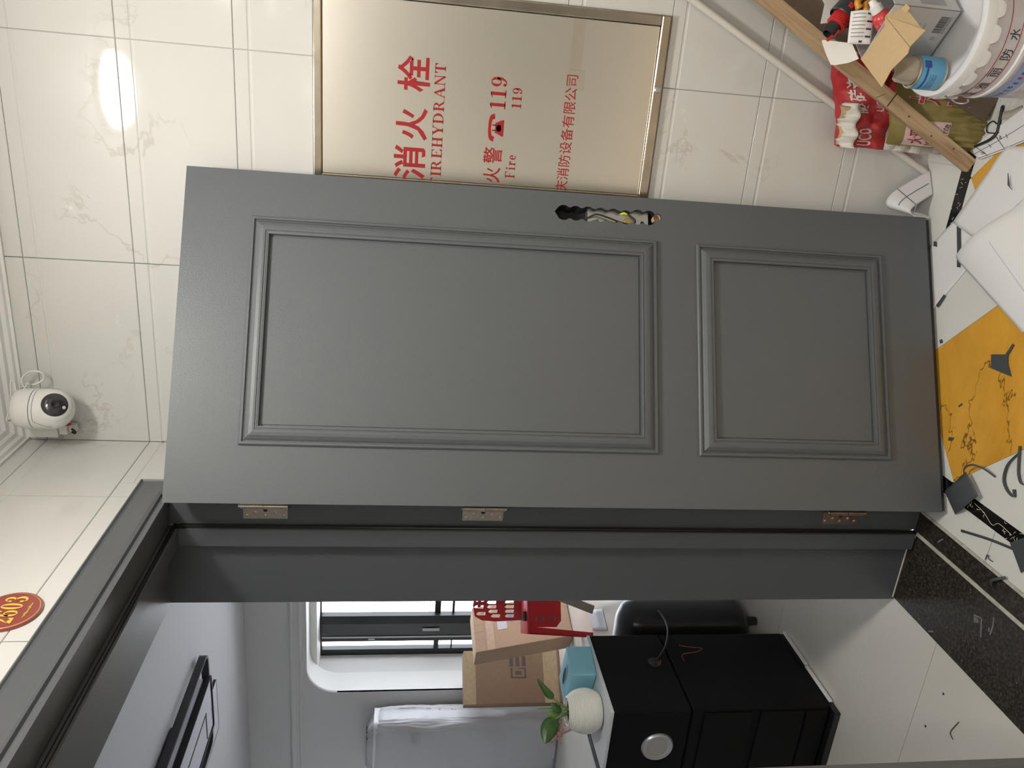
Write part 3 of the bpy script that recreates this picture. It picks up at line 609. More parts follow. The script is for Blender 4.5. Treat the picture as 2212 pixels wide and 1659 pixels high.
q0 = onball(-.16, .40); B().tube([LC+onball(-.16+.32*k/6, .40)*.0571 for k in range(7)], .0011, 6).obj('infrared_bar', 'silver', ln)
ph0 = math.atan2(ld.y, ld.x); gp = []
for k in range(-78, 79, 6):
    zz = .0845 if abs(k) < 52 else .0845-.042*((abs(k)-52)/26)**1.5
    gp.append((cx+.0558*math.cos(ph0+math.radians(k)), cy+.0558*math.sin(ph0+math.radians(k)), zb+zz))
B().tube(gp, .0011, 6).obj('head_gap', 'print_grey', hd)
B().box(cx-.012, cx+.012, cy+.04, YB-.0005, 2.445, 2.50, .004).obj('wall_bracket', 'white_plastic', SC)
B().tube(spline([(cx+.02, cy+.05, 2.515), (cx+.06, cy+.05, 2.53), (cx+.085, cy+.055, 2.51), (cx+.085, cy+.055, 2.48), (cx+.065, cy+.055, 2.475), (cx+.05, cy+.05, 2.50), (cx+.045, cy+.06, 2.53), (cx+.02, cy+.06, 2.545)], 6), .0028, 8).obj('cable', 'cable_white', SC, smooth=True)
B().tube(spline([(cx+.05+.012*math.cos(k*.9), cy+.03+.012*math.sin(k*1.1), 2.505+.006*k) for k in range(9)]+[(cx+.01, cy+.01, 2.545), (cx-.03, cy-.02, 2.548), (cx-.035, cy+.04, 2.542)], 5), .0022, 6).obj('cable', 'cable_white', SC, smooth=True)
PA = thing('power_adapter', (-.985, 2.18, 2.42), 'white plug adapter on the wall beside the security camera', 'adapter')
B().box(-1.005, -.958, 2.150, YB-.0005, 2.455, 2.535, .004).obj('body', 'white_plastic', PA)
B().box(-.998, -.966, 2.156, YB-.002, 2.432, 2.4545, .003).obj('collar', 'white_plastic', PA)
B().box(-.992, -.972, 2.164, YB-.006, 2.412, 2.4315, .002).obj('plug', 'cable_white', PA)
B().box(-.9675, -.9635, 2.150, 2.163, 2.420, 2.450, .001).obj('red_tag', 'red_plastic', PA)
B().tube(spline([(-.978, 2.155, 2.418), (-.984, 2.15, 2.408), (-.990, 2.152, 2.410), (-.988, 2.157, 2.419)], 5), .003, 8).obj('clip', 'cable_black', PA, smooth=True)

# oval number plate
NP = thing('number_plate', (XW, 1.385, 2.24), 'oval maroon plate with gold number 2603 above the door frame', 'sign')
NC = V((XW, 1.3865, 2.248)); NU, NV = V((0, 1, 0)), V((0, 0, 1)); ra, rb = .0595, .0775*0+.0575
def oval(name, a, b, x0, x1, m, par, ia=0, ib=0):
    bb = B(); n = 48
    o0 = [bb.bm.verts.new((XW+x0, NC.y+a*math.cos(k*2*math.pi/n), NC.z+b*math.sin(k*2*math.pi/n))) for k in range(n)]
    o1 = [bb.bm.verts.new((XW+x1, NC.y+(a-.001)*math.cos(k*2*math.pi/n), NC.z+(b-.001)*math.sin(k*2*math.pi/n))) for k in range(n)]
    if ia:
        i1 = [bb.bm.verts.new((XW+x1, NC.y+ia*math.cos(k*2*math.pi/n), NC.z+ib*math.sin(k*2*math.pi/n))) for k in range(n)]
        for k in range(n): bb.bm.faces.new((o1[k], o1[(k+1) % n], i1[(k+1) % n], i1[k]))
    else: bb.bm.faces.new(o1)
    for k in range(n): bb.bm.faces.new((o0[k], o0[(k+1) % n], o1[(k+1) % n], o1[k]))
    return bb.obj(name, m, par)
pa, pb = .0605, .0585
pl_ = oval('plate', pa, pb, 0, .006, 'maroon', NP); oval('rim', pa-.0035, pb-.0035, .006, .0066, 'plaque_rim', NP, pa-.0058, pb-.0058)
def num(ch):
    g = G()
    if ch == '0': g.ring(.36, .5, .34, .5, .12, .45)
    if ch == '6': g.ring(.36, .32, .34, .32, .13, .27); g.stroke([(.12, .36, .20), (.14, .66, .20), (.30, .92, .11), (.48, .97, .06), (.60, .90, .05)]); g.dot(.57, .86, .09)
    if ch == '3': g.stroke([(.10, .80, .05), (.22, .95, .08), (.42, .96, .14), (.54, .80, .22), (.46, .60, .14), (.28, .53, .05)]); g.stroke([(.28, .53, .05), (.50, .47, .14), (.60, .26, .24), (.46, .06, .14), (.24, .03, .07), (.09, .14, .05)]); g.dot(.15, .78, .10); g.dot(.14, .20, .11)
    if ch == '2': g.stroke([(.08, .74, .05), (.18, .93, .08), (.38, .96, .14), (.52, .78, .22), (.44, .54, .14), (.20, .28, .07), (.10, .10, .05)]); g.dot(.15, .72, .11); g.poly([(.06, .16), (.30, .22), (.50, .14), (.66, .30), (.66, 0), (.06, 0)])
    return g.v, g.f
for k, ch in enumerate('2603'):
    v, f = num(ch); stamp('numeral', (v, f), flat((XW+.0062, 1.3435+.0225*k, 2.228), (0, .0285, 0), (0, 0, .040)), 'plaque_gold', NP, .0006)
g = G(); g.stroke([(0, .5, .10), (.08, .62, .16), (.16, .40, .10), (.26, .75, .10), (.34, .30, .10), (.42, .60, .10), (.5, .35, .10), (.58, .65, .10), (.66, .30, .10), (.74, .75, .10), (.84, .40, .10), (.92, .62, .16), (1, .5, .10)], 6)
stamp('ornament', (g.v, g.f), flat((XW+.0062, 1.364, 2.207), (0, .046, 0), (0, 0, .012)), 'plaque_gold', NP, .0006)
g = G(); g.stroke([(0, .5, .16), (.2, .7, .2), (.4, .3, .14), (.6, .7, .14), (.8, .3, .2), (1, .5, .16)], 6)
stamp('ornament', (g.v, g.f), flat((XW+.0062, 1.364, 2.276), (0, .046, 0), (0, 0, .012)), 'plaque_gold', NP, .0006)

# ================================================================== pile of building material in the corner
B().tube([(-.103, 2.178, .010), (.845, 2.174, 1.93)], .0098, 20).obj('plastic_pipe', 'pipe_white', label='slim white plastic pipe leaning along the tiled wall', cat='pipe', smooth='auto')
# wooden batten
a0, a1 = V((-.070, 2.003, .006)), V((.838, 2.092, 1.655)); t = (a1-a0).normalized(); sd = t.cross(V((0, 1, 0))).normalized(); nn = sd.cross(t)
BT = thing('wooden_batten', a0, 'long raw wooden batten leaning in front of the cement bags', 'batten')
B().obox(a0-sd*.0185-nn*.011, t*(a1-a0).length, sd*.037, nn*.022, .0012).obj('beam', 'batten_wood', BT)
fr = -1 if nn.y > 0 else 1
for q, sg in ((.150, .006), (.075, -.004), (.235, .004)): B().lathe([(0, .0006), (.0028, .0006), (.003, 0)], a0+t*q+sd*sg+nn*fr*.0108, nn*fr, 10).obj('knot', 'ink_grey', BT)
B().obox(a0+t*.30-sd*.0186+nn*fr*.0106, t*.003, sd*.0372, nn*fr*.0008).obj('pencil_mark', 'ink_line', BT)
B().obox(a0+t*.325-sd*.0186+nn*fr*.0106+sd*.016, t*.003+sd*.002, sd*.020+t*.014, nn*fr*.0008).obj('pencil_mark', 'ink_line', BT)
# brown board
b0, b1 = V((.045, 1.972, .022)), V((.440, 2.168, 1.01)); t2 = (b1-b0).normalized(); s2 = V((t2.z, 0, -t2.x)).normalized(); n2 = t2.cross(s2)
if n2.y > 0: n2 = -n2
BR = thing('brown_board', b0, 'brown laminate board with drilled holes leaning behind the bucket', 'board')
B().obox(b0, t2*(b1-b0).length, s2*.135, -n2*.010, .0006).obj('panel', 'brown_board', BR)
for q, e in ((.735, .085), (.50, .03)): B().lathe([(0, .0004), (.006, .0004), (.0062, 0)], b0+t2*q+s2*e+n2*.0002, n2, 14).obj('drilled_hole', 'ink_black', BR)

# sacks: a soft front surface (u across, v up) over a flat back
def sack(name, m, par, front, back_y, nu=40, nv=40):
    bb = B(); g = [[V(front(i/nu, j/nv)) for j in range(nv+1)] for i in range(nu+1)]
    f = [[bb.bm.verts.new(p) for p in r] for r in g]; k = [[bb.bm.verts.new((p.x*.96+.04*.05, max(p.y+.012, back_y), p.z)) for p in r] for r in g]
    for i in range(nu):
        for j in range(nv):
            bb.bm.faces.new((f[i][j], f[i+1][j], f[i+1][j+1], f[i][j+1])); bb.bm.faces.new((k[i][j+1], k[i+1][j+1], k[i+1][j], k[i][j]))
    for j in range(nv): bb.bm.faces.new((f[0][j+1], k[0][j+1], k[0][j], f[0][j])); bb.bm.faces.new((f[nu][j], k[nu][j], k[nu][j+1], f[nu][j+1]))
    for i in range(nu): bb.bm.faces.new((f[i][0], k[i][0], k[i+1][0], f[i+1][0])); bb.bm.faces.new((f[i+1][nv], k[i+1][nv], k[i][nv], f[i][nv]))
    return bb.obj(name, m, par, smooth='auto')
def nz(x, y, z=0, s=1): return mnoise.noise(V((x*s, y*s, z*s)))
def red_front(u, v):
    top = .315+.070*u**1.4+.008*nz(u*6, 3); x = -.050+.235*u+.006*nz(v*5, 1.3); z = .004+(top-.004)*v
    y = 2.126-.016*math.sin(math.pi*min(1, max(0, u)))*math.sin(math.pi*v**.8)
    y -= .024*abs(nz(u*4+v*3, v*5, 2.2))+.008*nz(u*9, v*8, 5)+.006*math.sin(u*9-v*7)*v
    if v > .8: y += .02*(v-.8)/.2
    return (x, y, z)
RB = thing('cement_bag', (.05, 2.12, 0), 'crumpled red paper cement bag with white lettering, torn open at the top', 'bag')
sack('sack', 'red_bag', RB, red_front, 2.165)
def on(front, du=.01):
    def wrap(u0, u1, v0, v1):
        def pl2(a, b):
            u, v = u0+(u1-u0)*a, v0+(v1-v0)*b; p = V(front(u, v)); n = (V(front(u+du, v))-p).cross(V(front(u, v+du))-p).normalized()
            return p, (n if n.y < 0 else -n)
        return pl2
    return wrap
RO = on(red_front); th = .0028
def patch(name, place, m, par, n=14, t_=.0016):
    vs = [(i/n, j/n) for i in range(n+1) for j in range(n+1)]; fs = [(i*(n+1)+j, (i+1)*(n+1)+j, (i+1)*(n+1)+j+1, i*(n+1)+j+1) for i in range(n) for j in range(n)]
    return stamp(name, (vs, fs), place, m, par, t_)
patch('white_band', RO(.0, .30, .0, .60), 'bag_white', RB, 24)
g = G(); [g.rect(i/9, j/9, i/9+.1, j/9+.1) for i in range(9) for j in range(4) if random.random() < .5]; stamp('print', (g.v, g.f), RO(.05, .2, .46, .52), 'print_grey', RB, .0026)
def rot90(vf): return ([(1-y, x) for x, y in vf[0]], vf[1])
for k, ch in enumerate('高瓷砖胶'): stamp('lettering', font_mesh(ch, .02), RO(.78-.135*k, .90-.135*k, .84-.02*k, .955-.02*k), 'bag_white', RB, th)
stamp('lettering', font_mesh('UCO', .02), RO(.03, .22, .75, .86), 'bag_white', RB, th)
stamp('lettering', font_mesh('UCO', .02), RO(.42, .60, .66, .72), 'bag_pink', RB, th)
stamp('lettering', font_mesh('益胶泥', .0), RO(.40, .58, .58, .64), 'bag_pink', RB, th)
# torn kraft mouth of the bag
B().sheet(lambda u, v: (-.052+.115*u, 2.080+.03*v+.010*math.sin(u*15), .300+.012*u+.040*v*(.6+abs(nz(u*9, 4)))), 24, 4, .0012).obj('torn_rim', 'bag_white', RB, smooth=True)
B().sheet(lambda u, v: (-.046+.10*u, 2.094+.025*v+.008*math.sin(u*12+1), .300+.014*u+.032*v), 20, 3, .0012).obj('torn_rim', 'bag_kraft', RB, smooth=True)

def olive_front(u, v):
    zt = .205+.03*math.sin(u*3.0); x = -.034+.207*u; z = .003+(zt-.003)*v
    edge = (1-min(1, u/.25))**2; y = 1.986+.068*v**1.4+.030*edge-.014*math.sin(math.pi*v)*math.sin(math.pi*u)
    y += .0055*math.sin(u*70+v*6+2*nz(u*3, v*3))*(1-v)*.8+.004*nz(u*9, v*8, 7)
    return (x, y, z)
OB = thing('grout_bag', (.05, 2.04, 0), 'olive green plastic bag of marble white grout slumped under the batten', 'bag')
sack('sack', 'olive_bag', OB, olive_front, 2.052)
OO = on(olive_front)
patch('label_patch', OO(.02, .32, .42, .86), 'bag_pink', OB)
stamp('lettering', font_mesh('大理白', .012), OO(.05, .30, .64, .82), 'ink_red', OB, th); stamp('lettering', font_mesh('Marble', .0), OO(.04, .22, .52, .62), 'ink_red', OB, th); stamp('lettering', font_mesh('White', .0), OO(.12, .30, .43, .51), 'ink_black', OB, th)
for ch, (u0, u1, v0, v1) in (('大', (.52, .66, .56, .86)), ('理', (.52, .66, .22, .50))):
    stamp('lettering', font_mesh(ch, .05), OO(u0-.008, u1+.008, v0-.012, v1+.012), 'bag_pink', OB, .0022); stamp('lettering', font_mesh(ch, .012), OO(u0, u1, v0, v1), 'ink_red', OB, .0032)
patch('red_stamp', OO(.58, .68, .12, .24), 'cabinet_red', OB, 8)
# paint bucket
BC = V((.2205, 1.775, 0)); LZ = .33
BK = thing('paint_bucket', BC, 'white plastic paint bucket with blue label band and scalloped lid', 'bucket')
def br(z): return .118+.0165*z/.30
B().lathe([(0, .002), (br(0)-.004, .002), (br(0), .006), (br(.29), .29), (br(.29), .302), (0, .302)], BC, n=72).obj('body', 'bucket_lilac', BK, smooth='auto')
def bwrap(z0, z1, a0, a1, off):
    def pl2(u, v):
        z = z0+(z1-z0)*v; a = a0+(a1-a0)*u; r = br(z)+off; n = V((math.cos(a), math.sin(a), 0)); return BC+n*r+V((0, 0, z)), n
    return pl2
def band(name, z0, z1, m, off=.0008):
    B().lathe([(br(z0), z0), (br(z0)+off, z0+.0003), (br(z1)+off, z1-.0003), (br(z1), z1)], BC, n=72).obj(name, m, BK, smooth='auto')
band('label_sheet', .03, .205, 'bucket_label'); band('blue_band', .165, .2035, 'bucket_blue', .0014)
for z in (.238, .268): band('red_line', z, z+.0016, 'cabinet_red')
B().lathe([(br(.213), .213), (br(.213)+.004, .214), (br(.222)+.004, .222), (br(.223), .224)], BC, n=72).obj('rib', 'bucket_white', BK, smooth='auto')
face = math.radians(243)
for k, ch in enumerate('亚雅丽防水'): a = math.radians(196+17.5*k); stamp('lettering', font_mesh(ch), bwrap(.241, .265, a-.085, a+.085, .0006), 'ink_black', BK, .0003)
for k in range(16):
    a = math.radians(183+6.2*k); stamp('lettering', font_mesh('瓷砖用强力防水涂料高弹性耐久环保'[k], .01), bwrap(.176+.002*(k % 2), .190, a-.030, a+.030, .0017), 'ink_red' if k % 5 == 2 else 'ink_black', BK, .0003)
for k in range(7):
    a = math.radians(186+14*k)
    for q in range(3): stamp('fine_print', font_mesh('产品性能优异施工方便'), bwrap(.150-.011*q, .155-.011*q, a, a+.20, .0010), 'print_grey', BK, .0003)
lid = B().lathe([(0, LZ-.004), (.112, LZ-.004), (.118, LZ-.002), (.122, LZ+.002), (.130, LZ+.003), (.1385, LZ), (.1405, LZ-.006), (.1405, LZ-.022), (.1365, LZ-.024), (.1365, .3025)], BC, n=72).obj('lid', 'bucket_white', BK, smooth='auto')
for k in range(18):
    a = math.radians(k*20+4); n = V((math.cos(a), math.sin(a), 0)); tt = V((-n.y, n.x, 0)); bb = B(); pts = []
    for q in range(-5, 6): pts.append(BC+n*.1375+tt*(.0182*q/5)+V((0, 0, LZ-.022)))
    low = [BC+n*.1385+tt*(.0182*q/5)+V((0, 0, LZ-.024-.014*(1-(abs(q)/5)**4))) for q in range(5, -6, -1)]
    bb.prism(pts+low, n*.003).obj('lid_tab', 'bucket_white', lid)
hb = BC+V((math.cos(math.radians(178)), math.sin(math.radians(178)), 0))*(br(.25)+.003)+V((0, 0, .262))
B().lathe([(0, -.004), (.010, -.004), (.012, 0), (.010, .004), (0, .006)], hb, (-1, 0, 0), 20).obj('handle_boss', 'bucket_white', BK, smooth='auto')
B().tube(spline([hb+V((-.006, 0, 0)), hb+V((-.012, -.004, -.012)), hb+V((-.012, -.016, -.022)), hb+V((-.008, -.03, -.020)), hb+V((-.004, -.038, -.012))], 6), .0018, 8).obj('handle_wire', 'silver', BK, smooth=True)

# small blue tin on the lid
TC = V((.128, 1.748, LZ+.0035)); TR = .0345
TN = thing('paint_tin', TC, 'small blue tin standing on the bucket lid', 'tin')
B().lathe([(0, 0), (TR, 0), (TR+.001, .002), (TR, .004), (TR, .062), (TR+.001, .064), (TR-.001, .066), (TR-.003, .066), (TR-.003, .060), (0, .060)], TC, n=48).obj('can', 'can_metal', TN, smooth='auto')
B().lathe([(TR+.0004, .005), (TR+.0008, .0055), (TR+.0008, .0605), (TR+.0004, .061)], TC, n=48).obj('label_wrap', 'can_blue', TN, smooth='auto')
def twrap(z0, z1, a0, a1, off=.0009):
    return lambda u, v: (TC+V((math.cos(math.radians(a0+(a1-a0)*u)), math.sin(math.radians(a0+(a1-a0)*u)), 0))*(TR+off)+V((0, 0, z0+(z1-z0)*v)), V((math.cos(math.radians(a0+(a1-a0)*u)), math.sin(math.radians(a0+(a1-a0)*u)), 0)))
patch('dark_band', twrap(.046, .051, 190, 285), 'can_band', TN, 12, .0004); patch('dark_band', twrap(.040, .056, 285, 312), 'can_band', TN, 12, .0004)
for z in (.036, .030, .024): stamp('fine_print', font_mesh('环保型胶粘剂说明书'), twrap(z, z+.004, 200, 262), 'can_band', TN, .0004)
CG = B()
def rag(u, v):
    a = u*2*math.pi; r = .030*(1-.25*v)*(1+.10*math.sin(3*a)*v+.06*nz(math.cos(a)*2, math.sin(a)*2, v*2)); h = .064+.036*v+.006*math.sin(2*a+1)*v
    if v > .85: r *= (1-v)/.15; h = .064+.036+.008*math.sin(2*a+1)*(1-v)/.15
    return TC+V((r*math.cos(a)+.002, r*math.sin(a), h))
CG.sheet(rag, 36, 16, .0008).obj('rag', 'cloth', None, label='beige crumpled rag stuffed into the blue tin', cat='rag', smooth=True)

# open carton on the lid with tools in it
KA, KH = V((.2535, 1.7195, LZ+.0035)), .155; K1 = V((-.106, .0875, 0)); K2 = V((.0875, .106, 0))
CT = thing('open_carton', KA, 'small pale grey carton with open kraft flaps on the bucket lid', 'box')
def wall4(o, a, h, m, nm, inn):
    B().obox(o, a, V((0, 0, h)), inn*.0018).obj(nm, m, CT)
k1n, k2n = K1.normalized(), K2.normalized()
wall4(KA, K1, KH, 'grey_card', 'side', k2n); wall4(KA, K2, KH, 'grey_card', 'side', k1n); wall4(KA+K2, K1, KH, 'grey_card', 'side', -k2n); wall4(KA+K1, K2, KH, 'grey_card', 'side', -k1n)
B().obox(KA, K1, K2, V((0, 0, .002))).obj('bottom', 'grey_card', CT)
TZ = V((0, 0, KH)); out = -k2n
F0 = KA+TZ
def flap(pts, m, nm): 
    a, b, c = V(pts[0]), V(pts[1]), V(pts[2]); B().prism(pts, (b-a).cross(c-a).normalized()*.0014).obj(nm, m, CT)
zf = .4905
flap([(.148, 1.806, zf), (.088, 1.701, zf-.004), (.122, 1.6825, zf-.005), (.153, 1.6374, zf-.006), (.1655, 1.6363, zf-.006), (.231, 1.7437, zf), (.2104, 1.7365, zf), (.188, 1.7646, zf)], 'kraft', 'flap')
flap([(.2315, 1.7440, zf), (.1660, 1.6360, zf-.006), (.198, 1.6275, .464), (.206, 1.6480, .464), (.256, 1.7310, .464), (.2505, 1.7600, .470)], 'kraft', 'tuck_flap')
flap([(.2385, 1.7330, .472), (.228, 1.7105, .470), (.246, 1.7000, .4650), (.2560, 1.7160, .4655)], 'kraft', 'tuck_flap')
flap([(.148, 1.806, .4955), (.1807, 1.8446, .497), (.1845, 1.864, .497), (.1965, 1.979, .503), (.1935, 1.983, .503), (.162, 1.9508, .501), (.1383, 1.919, .500), (.137, 1.898, .499), (.1405, 1.845, .497)], 'white_card', 'dust_flap')
flap([(.341, 1.826, .490), (.235, 1.913, .490), (.225, 1.925, .545), (.262, 1.897, .558), (.275, 1.888, .575), (.330, 1.845, .575)], 'white_card', 'dust_flap')
kf = lambda u0, u1, z0, z1: flat(KA+K1*u0+V((0, 0, z0))-k2n*.0002, K1*(u1-u0), V((0, 0, z1-z0)))
def side_print(u0, u1, z0, z1, vf, m): stamp('print', vf, (lambda a, b: (KA+K1*(u0+(u1-u0)*a)+V((0, 0, z0+(z1-z0)*b)), out)), m, CT, .0004)
g = G(); x = 0
while x < 1: wd_ = random.choice((.012, .02, .03)); g.rect(x, 0, x+wd_, 1); x += wd_+random.choice((.012, .02, .03))
side_print(.12, .40, .016, .036, (g.v, g.f), 'ink_black'); side_print(.12, .40, .010, .014, font_mesh('6 903180 240215'), 'ink_black')
g = G(); [g.rect(i/9, j/9, i/9+.1, j/9+.1) for i in range(9) for j in range(9) if random.random() < .5]; side_print(.47, .53, .020, .030, (g.v, g.f), 'print_grey')
for z, t_ in ((.058, '产品名称 多功能安装胶'), (.070, '净含量 规格 型号'), (.082, '执行标准 生产日期'), (.094, '使用说明见包装')): side_print(.25, .62, z, z+.006, font_mesh(t_), 'print_grey')
g = G(); g.rect(0, 0, 1, 1)
stamp('print', (g.v, g.f), (lambda a, b: (KA+K2*(.10+.5*a)+V((0, 0, .03+.06*b)), -k1n)), 'print_grey', CT, .0004)

# things standing in the carton
CC = KA+K1*.5+K2*.5
def lean(o, ax, prof, n=28): return B().lathe(prof, o, ax, n)
o1 = V((.198, 1.772, .447)); ax = (V((.270, 1.787, .512))-o1).normalized()
RD = thing('glue_bottle', o1, 'red glue bottle with a white cap in the open carton', 'bottle')
lean(o1, ax, [(0, 0), (.019, 0), (.0205, .003), (.0205, .048), (.018, .056), (.012, .060), (0, .060)]).obj('body', 'bottle_red', RD, smooth='auto')
lean(o1, ax, [(.0120, .0605), (.0135, .062), (.0135, .076), (.009, .080), (.007, .092), (0, .093)]).obj('cap', 'white_plastic', RD, smooth='auto')
u3 = ax.cross(V((0, 0, 1))).normalized(); w3 = ax.cross(u3)
def rdw(a0, a1, z0, z1): return lambda u, v: (o1+(u3*math.cos(a0+(a1-a0)*u)+w3*math.sin(a0+(a1-a0)*u))*.0208+ax*(z0+(z1-z0)*v), u3*math.cos(a0+(a1-a0)*u)+w3*math.sin(a0+(a1-a0)*u))
for q in range(6):
    for z in (.018, .027, .036): stamp('lettering', font_mesh('强力粘接'), rdw(q*1.04, q*1.04+.75, z, z+.006), 'bag_pink', RD, .0003)
TO = V((.244, 1.802, .513)); TB = thing('glue_tube', TO, 'flat white tube with printed lines in the open carton', 'tube')
TU = V((-.067, -.012, -.001)); TL_ = TU.length; TU = TU.normalized(); TV = V((.004, .28, 1)); TV = (TV-TU*TV.dot(TU)).normalized(); TNn = TU.cross(TV); TWd = .050
if TNn.y > 0: TNn = -TNn
prof_ = lambda u, v: (.010*(1-u)**.6+.0006)*math.cos((v-.5)*math.pi)
B().sheet(lambda u, v: TO+TU*(TL_*u)+TV*(TWd*(v-.5))+TNn*prof_(u, v), 14, 10, .0012).obj('front', 'white_plastic', TB, smooth=True)
B().sheet(lambda u, v: TO+TU*(TL_*u)+TV*(TWd*(v-.5))-TNn*(.0013+prof_(u, v)*.8), 14, 10, .0012).obj('back', 'white_plastic', TB, smooth=True)
def tw(u0, u1, v0, v1):
    def f(a, b): u, v = u0+(u1-u0)*a, v0+(v1-v0)*b; return TO+TU*(TL_*u)+TV*(TWd*(v-.5))+TNn*(prof_(u, v)+.0010), TNn
    return f
for k in range(7):
    g = G(); [g.rect(q/10, 0, q/10+.1, 1) for q in range(10)]; gr = ([(b_, a_) for a_, b_ in g.v], g.f)
    stamp('print', gr, tw(.08+.115*k, .115+.115*k, .38, .92), 'print_grey', TB, .0004)
    if k % 2 == 0: stamp('print', gr, tw(.07+.115*k, .125+.115*k, .08, .32), 'print_navy', TB, .0005)
g = G(); g.rect(0, 0, 1, 1); stamp('print', (g.v, g.f), tw(.91, .97, .42, .56), 'ink_black', TB, .0005)
# black applicator with red rings
o4 = V((.262, 1.858, .512)); ax4 = V((-.062, -.012, .046)).normalized()
AP = thing('nozzle_applicator', o4, 'black applicator nozzle with red ribbed collar sticking out of the carton', 'applicator')
lean(o4, ax4, [(0, -.016), (.026, -.016), (.029, -.010), (.031, .036), (.029, .038), (.027, .032), (0, .032)]).obj('body', 'black_plastic', AP, smooth='auto')
pr = []
for k in range(6): pr += [(.0225, .034+.0042*k), (.0225, .0365+.0042*k), (.0195, .0370+.0042*k)]
lean(o4, ax4, [(0, .033)]+pr+[(.0195, .060), (0, .060)]).obj('collar', 'red_plastic', AP, smooth='auto')
lean(o4, ax4, [(0, .059), (.0165, .059), (.0150, .084), (.0125, .084), (.0125, .070), (0, .070)]).obj('nozzle', 'black_plastic', AP, smooth='auto')
e4 = o4+ax4*.074+V((0, -.008, -.016)); B().obox(e4, V((-.024, 0, .024)), V((.004, 0, .005)), V((0, -.006, 0)), .001).obj('trigger', 'red_plastic', AP)
B().obox(o4+ax4*.004+V((.0, -.031, .006)), ax4*.012, V((.006, 0, .010)), V((0, .004, 0)), .001).obj('button', 'red_plastic', AP)
g4 = V((.2560, 1.822, .500))
for dx, dz, lb in ((0, 0, 'orange rubber plug squeezed between the black applicator and the white tube'), (-.005, -.020, 'orange rubber plug resting against the cap of the red glue bottle')):
    B().tube(spline([g4+V((.016+dx, .0, .012+dz)), g4+V((.010+dx, -.002, .020+dz)), g4+V((.002+dx, -.004, .019+dz)), g4+V((-.006+dx, -.006, .014+dz))], 5), [.006]*4+[.0072]*8+[.0085]*3+[.005], 12).obj('foam_plug', 'orange_plastic', None, label=lb, cat='plug', group='orange plugs in the carton', smooth=True)

# ================================================================== litter on the floor
def bil(c, u, v): a, b, cc, d = [V(p) for p in c]; return a*(1-u)*(1-v)+b*u*(1-v)+cc*u*v+d*(1-u)*v
def fsheet(name, c, lift, label, th=.0007, nu=16, nv=16, m='paper', cat='paper', par=None, smooth=True):
    bb = B(); bb.sheet(lambda u, v: bil([(x, y, 0) for x, y in c], u, v)+V((0, 0, lift(u, v))), nu, nv, th); return bb.obj(name, m, par, label=label, cat=cat, smooth=smooth)
def lines(par, c, lift, segs, wd=.0014):
    for (u0, v0, u1, v1) in segs:
        n = 12; bb = B(); L_, R_ = [], []
        p0, p1 = bil([(x, y, 0) for x, y in c], u0, v0), bil([(x, y, 0) for x, y in c], u1, v1); t = (p1-p0).normalized(); q = V((-t.y, t.x, 0))*wd/2
        for k in range(n+1):
            u, v = u0+(u1-u0)*k/n, v0+(v1-v0)*k/n; p = bil([(x, y, 0) for x, y in c], u, v)+V((0, 0, lift(u, v)+.0009)); L_.append(bb.bm.verts.new(p+q)); R_.append(bb.bm.verts.new(p-q))
        for k in range(n): bb.bm.faces.new((L_[k], R_[k], R_[k+1], L_[k+1]))
        bb.obj('drawn_line', 'ink_line', par, fix=False)
cA = [(-.475, 2.00), (-.300, 1.888), (-.160, 1.962), (-.305, 2.085)]; lA = lambda u, v: .0016+.002*abs(nz(u*4, v*4))
pA = fsheet('paper_sheet', cA, lA, 'flat white template sheet lying under the free end of the door')
cB = [(-.44, 1.60), (-.06, 1.70), (-.02, 1.893), (-.225, 2.012)]
lD = lambda u, v: .005+.004*abs(nz(u*3+2, v*4))
pD = fsheet('paper_sheet', [(-.30, 1.72), (.0, 1.70), (-.012, 1.890), (-.222, 2.010)], lD, 'white paper sheet below the large curled paper roll')
cE = [(-.430, 1.640), (-.215, 1.55), (-.118, 1.800), (-.278, 1.972)]
def lE(u, v): return .010+.050*math.sin(math.pi*min(1, .25+u*.8))*(v*.7+.25)
def eF(u, v):
    p = bil([(x, y, 0) for x, y in cE], u, v)+V((0, 0, lE(u, v)))
    if v > .78:  # the far edge rolls over
        a = (v-.78)/.22*math.pi*1.1; base = bil([(x, y, 0) for x, y in cE], u, .78)+V((0, 0, lE(u, .78))); dv = (bil([(x, y, 0) for x, y in cE], u, 1)-bil([(x, y, 0) for x, y in cE], u, .78)).normalized()
        p = base+dv*(.022*math.sin(a)*1.6)+V((0, 0, .016*(math.cos(a)-1)))
        p.z = max(p.z, .006)
    return p
pE = B().sheet(eF, 24, 40, .0007).obj('paper_sheet', 'paper', None, label='large curled white paper sheet arching over the other papers', cat='paper', smooth=True)
B().tube([eF(.30+.012*k, .05*k)+V((0, 0, .0006)) for k in range(15)], .0005, 4).obj('crease', 'print_grey', pE)
cC = [(-.030, 2.030), (-.050, 1.966), (.008, 1.815), (.085, 1.868)]; lC = lambda u, v: .0035+.006*(v-.5)**2*4*u
pC = fsheet('paper_sheet', cC, lC, 'white template sheet with a drawn scale beside the bucket')
lines(pC, cC, lC, [(.50, .0, .52, 1), (.18, .12, .95, .16), (.10, .45, .95, .50), (.42, .30, .62, .31), (.44, .62, .62, .63), (.9, .0, .95, .9)])
for tx, u0, v0 in (('20', .62, .10), ('19', .34, .47)):
    stamp('handwriting', font_mesh(tx), (lambda a, b, u0=u0, v0=v0: (bil([(x, y, 0) for x, y in cC], u0+.16*b, v0+.07*a)+V((0, 0, lC(u0, v0)+.0012)), V((0, 0, 1)))), 'ink_line', pC, .0003)
